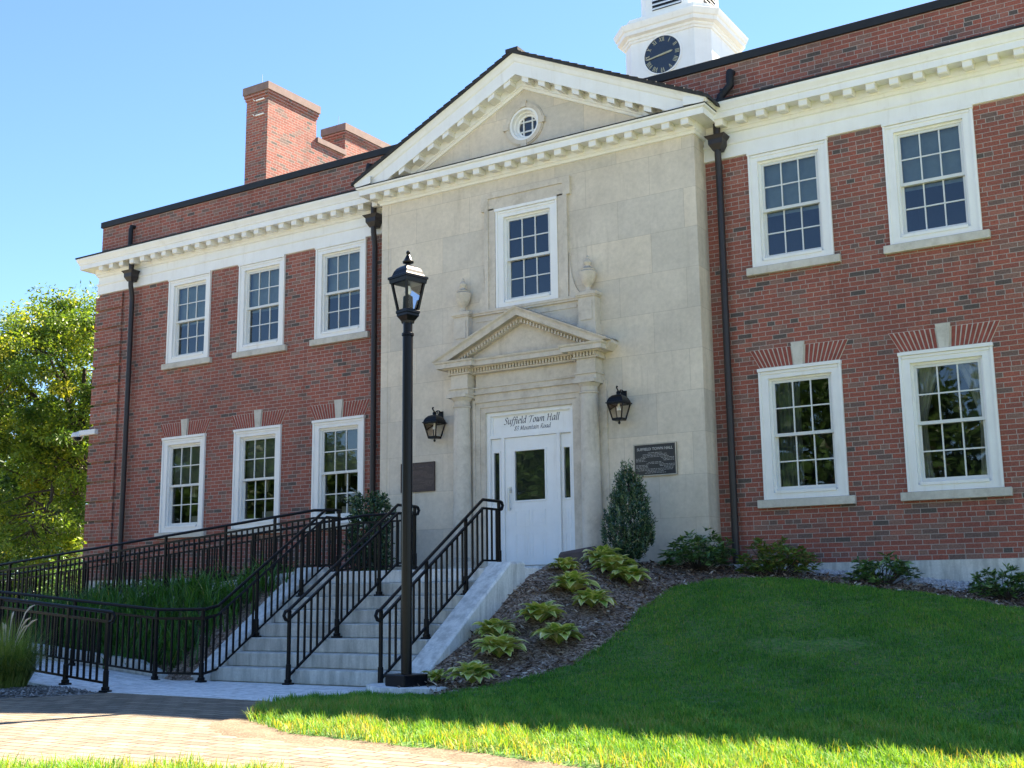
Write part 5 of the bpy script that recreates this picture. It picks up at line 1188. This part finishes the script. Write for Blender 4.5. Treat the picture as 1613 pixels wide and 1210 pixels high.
# leafy shrubs
def shrub(name, loc, rx, rz_, n, Ll, Lw, mat, label, cat, seed, group=None, whorl=7):
    rg = np.random.default_rng(seed); t = thing(name, label, cat, loc, group)
    tips = []
    mb = MB()
    for i in range(n):
        th = rg.uniform(0, 2*math.pi); r = rx*math.sqrt(rg.uniform(.02, 1)); z = rz_*(rg.uniform(.25, 1)*math.sqrt(max(0.05, 1-(r/rx)**2*.75)))*(1+.12*math.sin(3*th+seed))
        tips.append((r*math.cos(th), r*math.sin(th), z))
    for p in tips[:min(len(tips), 40)]: mb.tube([(p[0]*.12, p[1]*.12, 0), (p[0]*.6, p[1]*.6, p[2]*.55), p], [.008, .006, .003], 5)
    mb.build('stems', MT['bark'], t, local=True)
    tips = np.array(tips); C = np.repeat(tips, whorl, 0); m = len(C)
    out = unit(tips*np.array([1, 1, .5])); az_ = rg.uniform(0, 2*math.pi, m)
    dv = np.c_[np.cos(az_), np.sin(az_), rg.uniform(-.35, .7, m)]+np.repeat(out, whorl, 0)*.6
    V, F = leaves(C+rg.normal(0, .012, (m, 3)), dv, rg.uniform(.7, 1.2, m)*Ll, rg.uniform(.8, 1.2, m)*Lw, .18, N=rg.normal(0, .45, (m, 3))+np.array([0, 0, 1.0]))
    fast_mesh('foliage', V, F, mat, parent=t, rnd=np.clip(rg.normal(.5, .25, m)+np.repeat((tips[:, 2]/rz_-.5)*.15, whorl), 0, 1)); return t
G = 'low shrubs along the foundation'
tz = lambda x, y: float(terrain(x, y)[0])
shrub('low_shrub', (2.95, -.75, tz(2.95, -.75)), .50, .52, 170, .115, .036, MT['shrub'], 'dark green shrub against the right corner of the stone front', 'shrub', 1, G)
shrub('low_shrub', (4.08, -.72, tz(4.08, -.72)-.02), .50, .50, 185, .11, .034, MT['shrub_y'], 'olive green rounded shrub right of the dark downspout', 'shrub', 2, G)
shrub('low_shrub', (5.47, -.62, tz(5.47, -.62)-.02), .44, .42, 85, .125, .036, MT['shrub'], 'open leggy shrub in front of the pale foundation, between two windows', 'shrub', 3, G)
shrub('low_shrub', (6.93, -.66, tz(6.93, -.66)-.02), .36, .38, 100, .11, .036, MT['shrub'], 'small dark shrub at the right end of the white gravel', 'shrub', 4, G)
for i, (x, lb) in enumerate(((-5.3, 'small green shrub behind the ramp railing, nearest the columnar holly'), (-6.6, 'small green shrub under the middle lower window of the left wing'), (-8.3, 'small green shrub under the outer lower window of the left wing'), (-9.4, 'small green shrub next to the left downspout'))):
    shrub('low_shrub', (x, -.75, float(np.interp(x, [-13, -3], [-.75, -.16]))), .42, .42, 110, .10, .035, MT['shrub'], lb, 'shrub', 30+i, G)

# conical yew right of the door, columnar holly left of it
def sprig_shrub(name, loc, H, prof, ns, Ls, mat, label, seed, per=16, nl=.045, nw=.011, upr=.9):
    rg = np.random.default_rng(seed); t = thing(name, label, 'shrub', loc)
    mb = MB(); mb.tube([(0, 0, 0), (.01, 0, H*.3), (0, .01, H*.85)], [.03, .022, .006], 7)
    for i in range(14): a = i*2.4; mb.tube([(0, 0, .04), (.10*math.cos(a), .10*math.sin(a), .22), (.24*math.cos(a), .24*math.sin(a), H*.4)], [.014, .01, .004], 5)
    mb.build('trunk', MT['bark'], t, local=True)
    z = rg.beta(1.05, 1.4, ns)*H*.97+.03*H; th = rg.uniform(0, 2*math.pi, ns); R_ = np.interp(z/H, [p[0] for p in prof], [p[1] for p in prof])
    r = R_*np.sqrt(rg.uniform(.25, 1.0, ns))*(1+.10*np.sin(3*th+z*6)); B = np.c_[r*np.cos(th), r*np.sin(th), z*.92]
    d = unit(np.c_[np.cos(th)*(1-upr*.6), np.sin(th)*(1-upr*.6), np.full(ns, upr)]+rg.normal(0, .22, (ns, 3))); L_ = Ls*rg.uniform(.5, 1.25, ns)
    f = np.tile(np.linspace(.05, 1, per), ns); C = np.repeat(B, per, 0)+np.repeat(d*L_[:, None], per, 0)*f[:, None]; m = len(C)
    dv = np.repeat(d, per, 0)*.7+unit(rg.normal(size=(m, 3)))*.75
    V, F = leaves(C, dv, rg.uniform(.7, 1.2, m)*nl, nw)
    sr = np.repeat(np.clip(rg.normal(.45, .25, ns), 0, 1), per)
    fast_mesh('foliage', V, F, mat, parent=t, rnd=np.clip(sr+f*.2-.1+rg.normal(0, .1, m), 0, 1)); return t
sprig_shrub('conical_yew', (2.08, -1.12, -.06), 1.40, [(0, .08), (.08, .20), (.2, .35), (.36, .35), (.6, .26), (.8, .16), (.92, .09), (1, .03)], 720, .19, MT['yew'], 'dark green conical yew in front of the stone wall right of the door', 11, per=22, nl=.055, nw=.014, upr=1.3)
sprig_shrub('columnar_holly', (-2.55, -1.25, -.15), 1.45, [(0, .16), (.1, .28), (.35, .31), (.7, .30), (.9, .25), (1, .15)], 900, .12, MT['yew'], 'dark columnar evergreen left of the door behind the railings', 12, per=14, nl=.05, nw=.026, upr=.5)
# daylilies
n = 9000; x = rng.uniform(-9.8, -2.0, n); y = rng.uniform(-5.5, -3.7, n); cl = wob(x, y, 1.7, 3) > -.45; x, y = x[cl], y[cl]; k = x < -2.15; x, y = x[k], y[k]; n = len(x)
cx_ = np.round(x/.34)*.34+.1*np.sin(np.round(y/.3)*7.1); cy_ = np.round(y/.3)*.3+.1*np.cos(np.round(x/.34)*5.3); x = cx_+rng.normal(0, .05, n); y = cy_+rng.normal(0, .05, n)
V, F = blades(np.c_[x, y, bedz(x, y)], rng.uniform(.30, .62, n), rng.uniform(.2, .95, n), rng.uniform(0, 6.28, n), rng.uniform(.014, .024, n), 1.1)
tag(fast_mesh('daylilies', V, F, MT['lily'], rnd=np.repeat(np.clip(rng.normal(.45, .25, n), 0, 1), 2)), 'mass of green daylily leaves on the slope between the ramp runs', 'daylilies', kind='stuff')
# fountain grass
t = thing('fountain_grass', 'clump of fountain grass with pale plumes at the left edge by the ramp railing', 'ornamental grass', (-2.45, -7.80, ZG+.03))
n = 2600; a = rng.uniform(0, 6.28, n); r = .24*np.sqrt(rng.random(n)); V, F = blades(np.c_[r*np.cos(a), r*np.sin(a), 0*a], rng.uniform(.35, .85, n), rng.uniform(.05, 1.0, n), a+rng.normal(0, .5, n), rng.uniform(.005, .009, n), 1.0)
fast_mesh('leaves', V, F, MT['fountain'], parent=t, rnd=np.repeat(np.clip(rng.normal(.5, .25, n), 0, 1), 2))
for i in range(8):
    a = random.uniform(0, 6.28); ln = random.uniform(.05, .30); h = random.uniform(.62, .86); mb = MB()
    p = [(.02*math.cos(a), .02*math.sin(a), 0), (ln*.4*math.cos(a), ln*.4*math.sin(a), h*.6), (ln*math.cos(a), ln*math.sin(a), h), (ln*1.25*math.cos(a), ln*1.25*math.sin(a), h+.06), (ln*1.5*math.cos(a), ln*1.5*math.sin(a), h+.085)]
    mb.tube(p, [.002, .002, .007, .011, .003], 7); mb.build('plume', MT['plume'], t, local=True, smooth=True)
# brown stone by the door
mb = MB(); mb.bevbox(-.30, .36, -.13, .12, -.175, .155, .05); mb.v = [(x+.03*math.sin(z*20+y*9), y+.02*math.sin(x*11), z+.015*math.sin(x*9+y*13)-(.06 if x < -.2 and z > .1 else 0)) for x, y, z in mb.v]
o = mb.build('boulder', MT['rock'], None, local=True, loc=(1.30, -1.25, .045)); tag(o, 'low dark brown stone at the foot of the door frame behind the hostas', 'stone')

# ================================================================ TREES
def tree(name, loc, H, crown, nclump, per, Ll, Lw, mat, label, seed, trunk_r=.25, droop=.35, group='trees beyond the left end of the hall', csz=.55, fork=.3):
    """crown: list of (cx, cy, cz, rx, ry, rz) lobes relative to the base"""
    rg = np.random.default_rng(seed); t = thing(name, label, 'tree', loc, group)
    vol = np.array([c[3]*c[4]*c[5] for c in crown]); pk = rg.choice(len(crown), nclump, p=vol/vol.sum()); c = np.array(crown)[pk]
    d = unit(rg.normal(size=(nclump, 3))); rad = rg.uniform(.35, 1.0, nclump)**.45
    P = c[:, :3]+d*c[:, 3:]*rad[:, None]; P += rg.normal(0, .15, P.shape)
    # limbs
    mb = MB(); zf = H*fork; top = Vector((0.1, 0, H*.72))
    mb.tube([(0, 0, -.3), (.03, 0, zf*.5), (0.0, .05, zf), (.06, .02, H*.5), tuple(top)], [trunk_r*1.25, trunk_r, trunk_r*.85, trunk_r*.5, trunk_r*.2], 9)
    K = 18; seeds = P[rg.choice(nclump, K, replace=False)]; limb = []
    for q in seeds:
        s0 = np.array([0, 0, rg.uniform(zf*.9, H*.55)]); m1 = s0+(q-s0)*.4+np.array([0, 0, .10*H*rg.uniform(-.2, 1)])+rg.normal(0, .15, 3); m2 = s0+(q-s0)*.72+np.array([0, 0, .05*H])+rg.normal(0, .2, 3)
        pts = [s0, m1, m2, q]; mb.tube([tuple(v) for v in pts], [trunk_r*.42, trunk_r*.28, trunk_r*.17, trunk_r*.06], 6)
        for j in range(3):
            for f in np.linspace(0, 1, 5): limb.append(pts[j]+(pts[j+1]-pts[j])*f)
    limb = np.array(limb)
    for q in P[::2]:
        i = np.argmin(((limb-q)**2).sum(1)); b = limb[i]; mdl = (b+q)/2+rg.normal(0, .12, 3)
        mb.tube([tuple(b), tuple(mdl), tuple(q)], [trunk_r*.12, trunk_r*.08, trunk_r*.03], 4, caps=False)
    mb.build('trunk', MT['bark'], t, local=True)
    m = nclump*per; sz = csz*rg.uniform(.55, 1.35, nclump); off = unit(rg.normal(size=(m, 3)))*(rg.random(m)**.45)[:, None]*np.repeat(sz, per)[:, None]*np.array([1.15, 1.15, .6])
    C = np.repeat(P, per, 0)+off; dv = unit(off)+rg.normal(0, .6, (m, 3)); dv[:, 2] -= droop
    V, F = leaves(C, dv, rg.uniform(.7, 1.3, m)*Ll, rg.uniform(.7, 1.3, m)*Lw)
    rn = np.clip(np.repeat(rg.normal(.45, .2, nclump), per)+rg.normal(0, .13, m), 0, 1)
    fast_mesh('crown', V, F, mat, parent=t, rnd=rn); return t
tree('locust_tree', (-19.5, 6.0, -.9), 10, [(0, 0, 6.6, 3.4, 3.2, 2.7), (-2.6, .2, 7.2, 2.6, 2.6, 2.3), (1.6, -.5, 5.0, 2.2, 2.2, 1.8), (-1.5, -1.5, 4.3, 2.6, 2.2, 1.7), (.6, .3, 8.3, 1.8, 1.8, 1.2), (1.6, -1.6, 3.0, 1.7, 1.5, 1.2), (-1.2, -1.9, 2.4, 1.9, 1.5, 1.2), (.4, -2.2, 1.7, 1.8, 1.2, .9), (2.6, -1.2, 1.9, 1.5, 1.2, .9)], 700, 150, .125, .055, MT['locust'], 'large sunlit yellow green tree beyond the left corner of the hall', 21, .26, csz=.44)
def spruce(loc, H, Rb, label, seed):
    rg = np.random.default_rng(seed); t = thing('spruce_tree', label, 'tree', loc, 'trees beyond the left end of the hall'); mb = MB()
    mb.tube([(0, 0, -.3), (0, 0, H)], [.16, .02], 8); V = []; Fs = []; RN = []; k = 0; z = .4; CC = []; DD = []
    while z < H-.1:
        r = Rb*(1-z/H)**.9; nb = 9
        for i in range(nb):
            a = rg.uniform(0, 6.28); L_ = r*rg.uniform(.75, 1.1); e = np.array([math.cos(a)*L_, math.sin(a)*L_, -.22*L_]); mb.tube([(0, 0, z), tuple(np.array([0, 0, z])+e)], [.018, .005], 4, caps=False)
            for f in np.linspace(.15, 1, max(3, int(L_*9))):
                p = np.array([0, 0, z])+e*f
                for q in range(10): CC.append(p+rg.normal(0, .05, 3)); DD.append(unit((e*.8+rg.normal(0, .7, 3)*L_))*1.0-np.array([0, 0, .35]))
        z += .22
    mb.build('trunk', MT['bark'], t, local=True); m = len(CC); V, F = leaves(np.array(CC), np.array(DD), rg.uniform(.09, .17, m), rg.uniform(.02, .04, m))
    fast_mesh('crown', V, F, MT['spruce'], parent=t, rnd=np.clip(rg.normal(.45, .25, m), 0, 1)); return t
spruce((-22.3, 8.0, -.9), 5.2, 1.8, 'dark spruce tree low behind the left corner of the hall', 41)
spruce((-26.0, 6.5, -.9), 5.0, 1.9, 'dark spruce tree under the large sunlit tree at the left edge', 42)
tree('broadleaf_tree', (-33.0, 17.5, -.9), 9, [(0, 0, 5.2, 4.2, 3.6, 3.6), (3.0, 0, 4.2, 3, 2.6, 2.6), (-3.5, 0, 4.6, 3.4, 3, 3)], 260, 60, .3, .15, MT['maple'], 'darker green tree standing behind the large sunlit tree', 22, .3, csz=.9)
tree('broadleaf_tree', (-37.5, 13.0, -.9), 9, [(0, 0, 5.2, 4.2, 3.6, 3.6), (3.0, 0, 4.2, 3, 2.6, 2.6), (-3.5, 0, 4.6, 3.4, 3, 3)], 240, 60, .3, .15, MT['maple'], 'darker green tree behind the large sunlit tree, farther to the left', 23, .3, csz=.9)
for i, (x, y, r, h, lb) in enumerate(((-14.6, 3.0, 1.3, 1.5, 'dark rounded shrub behind the ramp, nearest the left corner of the hall'), (-17.2, 3.4, 1.4, 1.7, 'dark rounded shrub behind the ramp, second from the left corner of the hall'), (-19.7, 4.3, 1.4, 1.9, 'dark rounded shrub behind the ramp, third from the left corner of the hall'), (-22.2, 5.4, 1.5, 2.0, 'dark rounded shrub behind the ramp, farthest from the left corner of the hall'))):
    shrub('hedge_shrub', (x, y, -.9), r, h, 420, .14, .07, MT['shrub'], lb, 'shrub', 51+i, 'dark shrubs behind the ramp', whorl=9)
# trees across the street, seen only as reflections in the glass
o = tree('street_tree', (-6, -38, -1.4), 13, [(0, 0, 7.5, 5.2, 4.6, 4.6), (3.5, 0, 6, 3.4, 3, 3), (-3.6, .5, 6.4, 3.8, 3.2, 3.4)], 260, 60, .42, .22, MT['maple'], 'tall leafy tree across the street from the hall', 24, .35, group='trees across the street', csz=1.1)
for x, y, s, r in ((-17, -35, .9, 1.1), (5, -41, 1.05, 2.3), (-28, -40, 1.1, .4), (17, -37, .85, 4.0), (-40, -36, .95, 3.1), (29, -42, 1.1, 5.2), (-51, -39, 1.0, 2.0), (-63, -36, 1.05, .8), (-75, -40, 1.1, 4.4)):
    c = copy_tree(o, None, (x, y, -1.4)); c.scale = (s, s, s); c.rotation_euler = (0, 0, r)
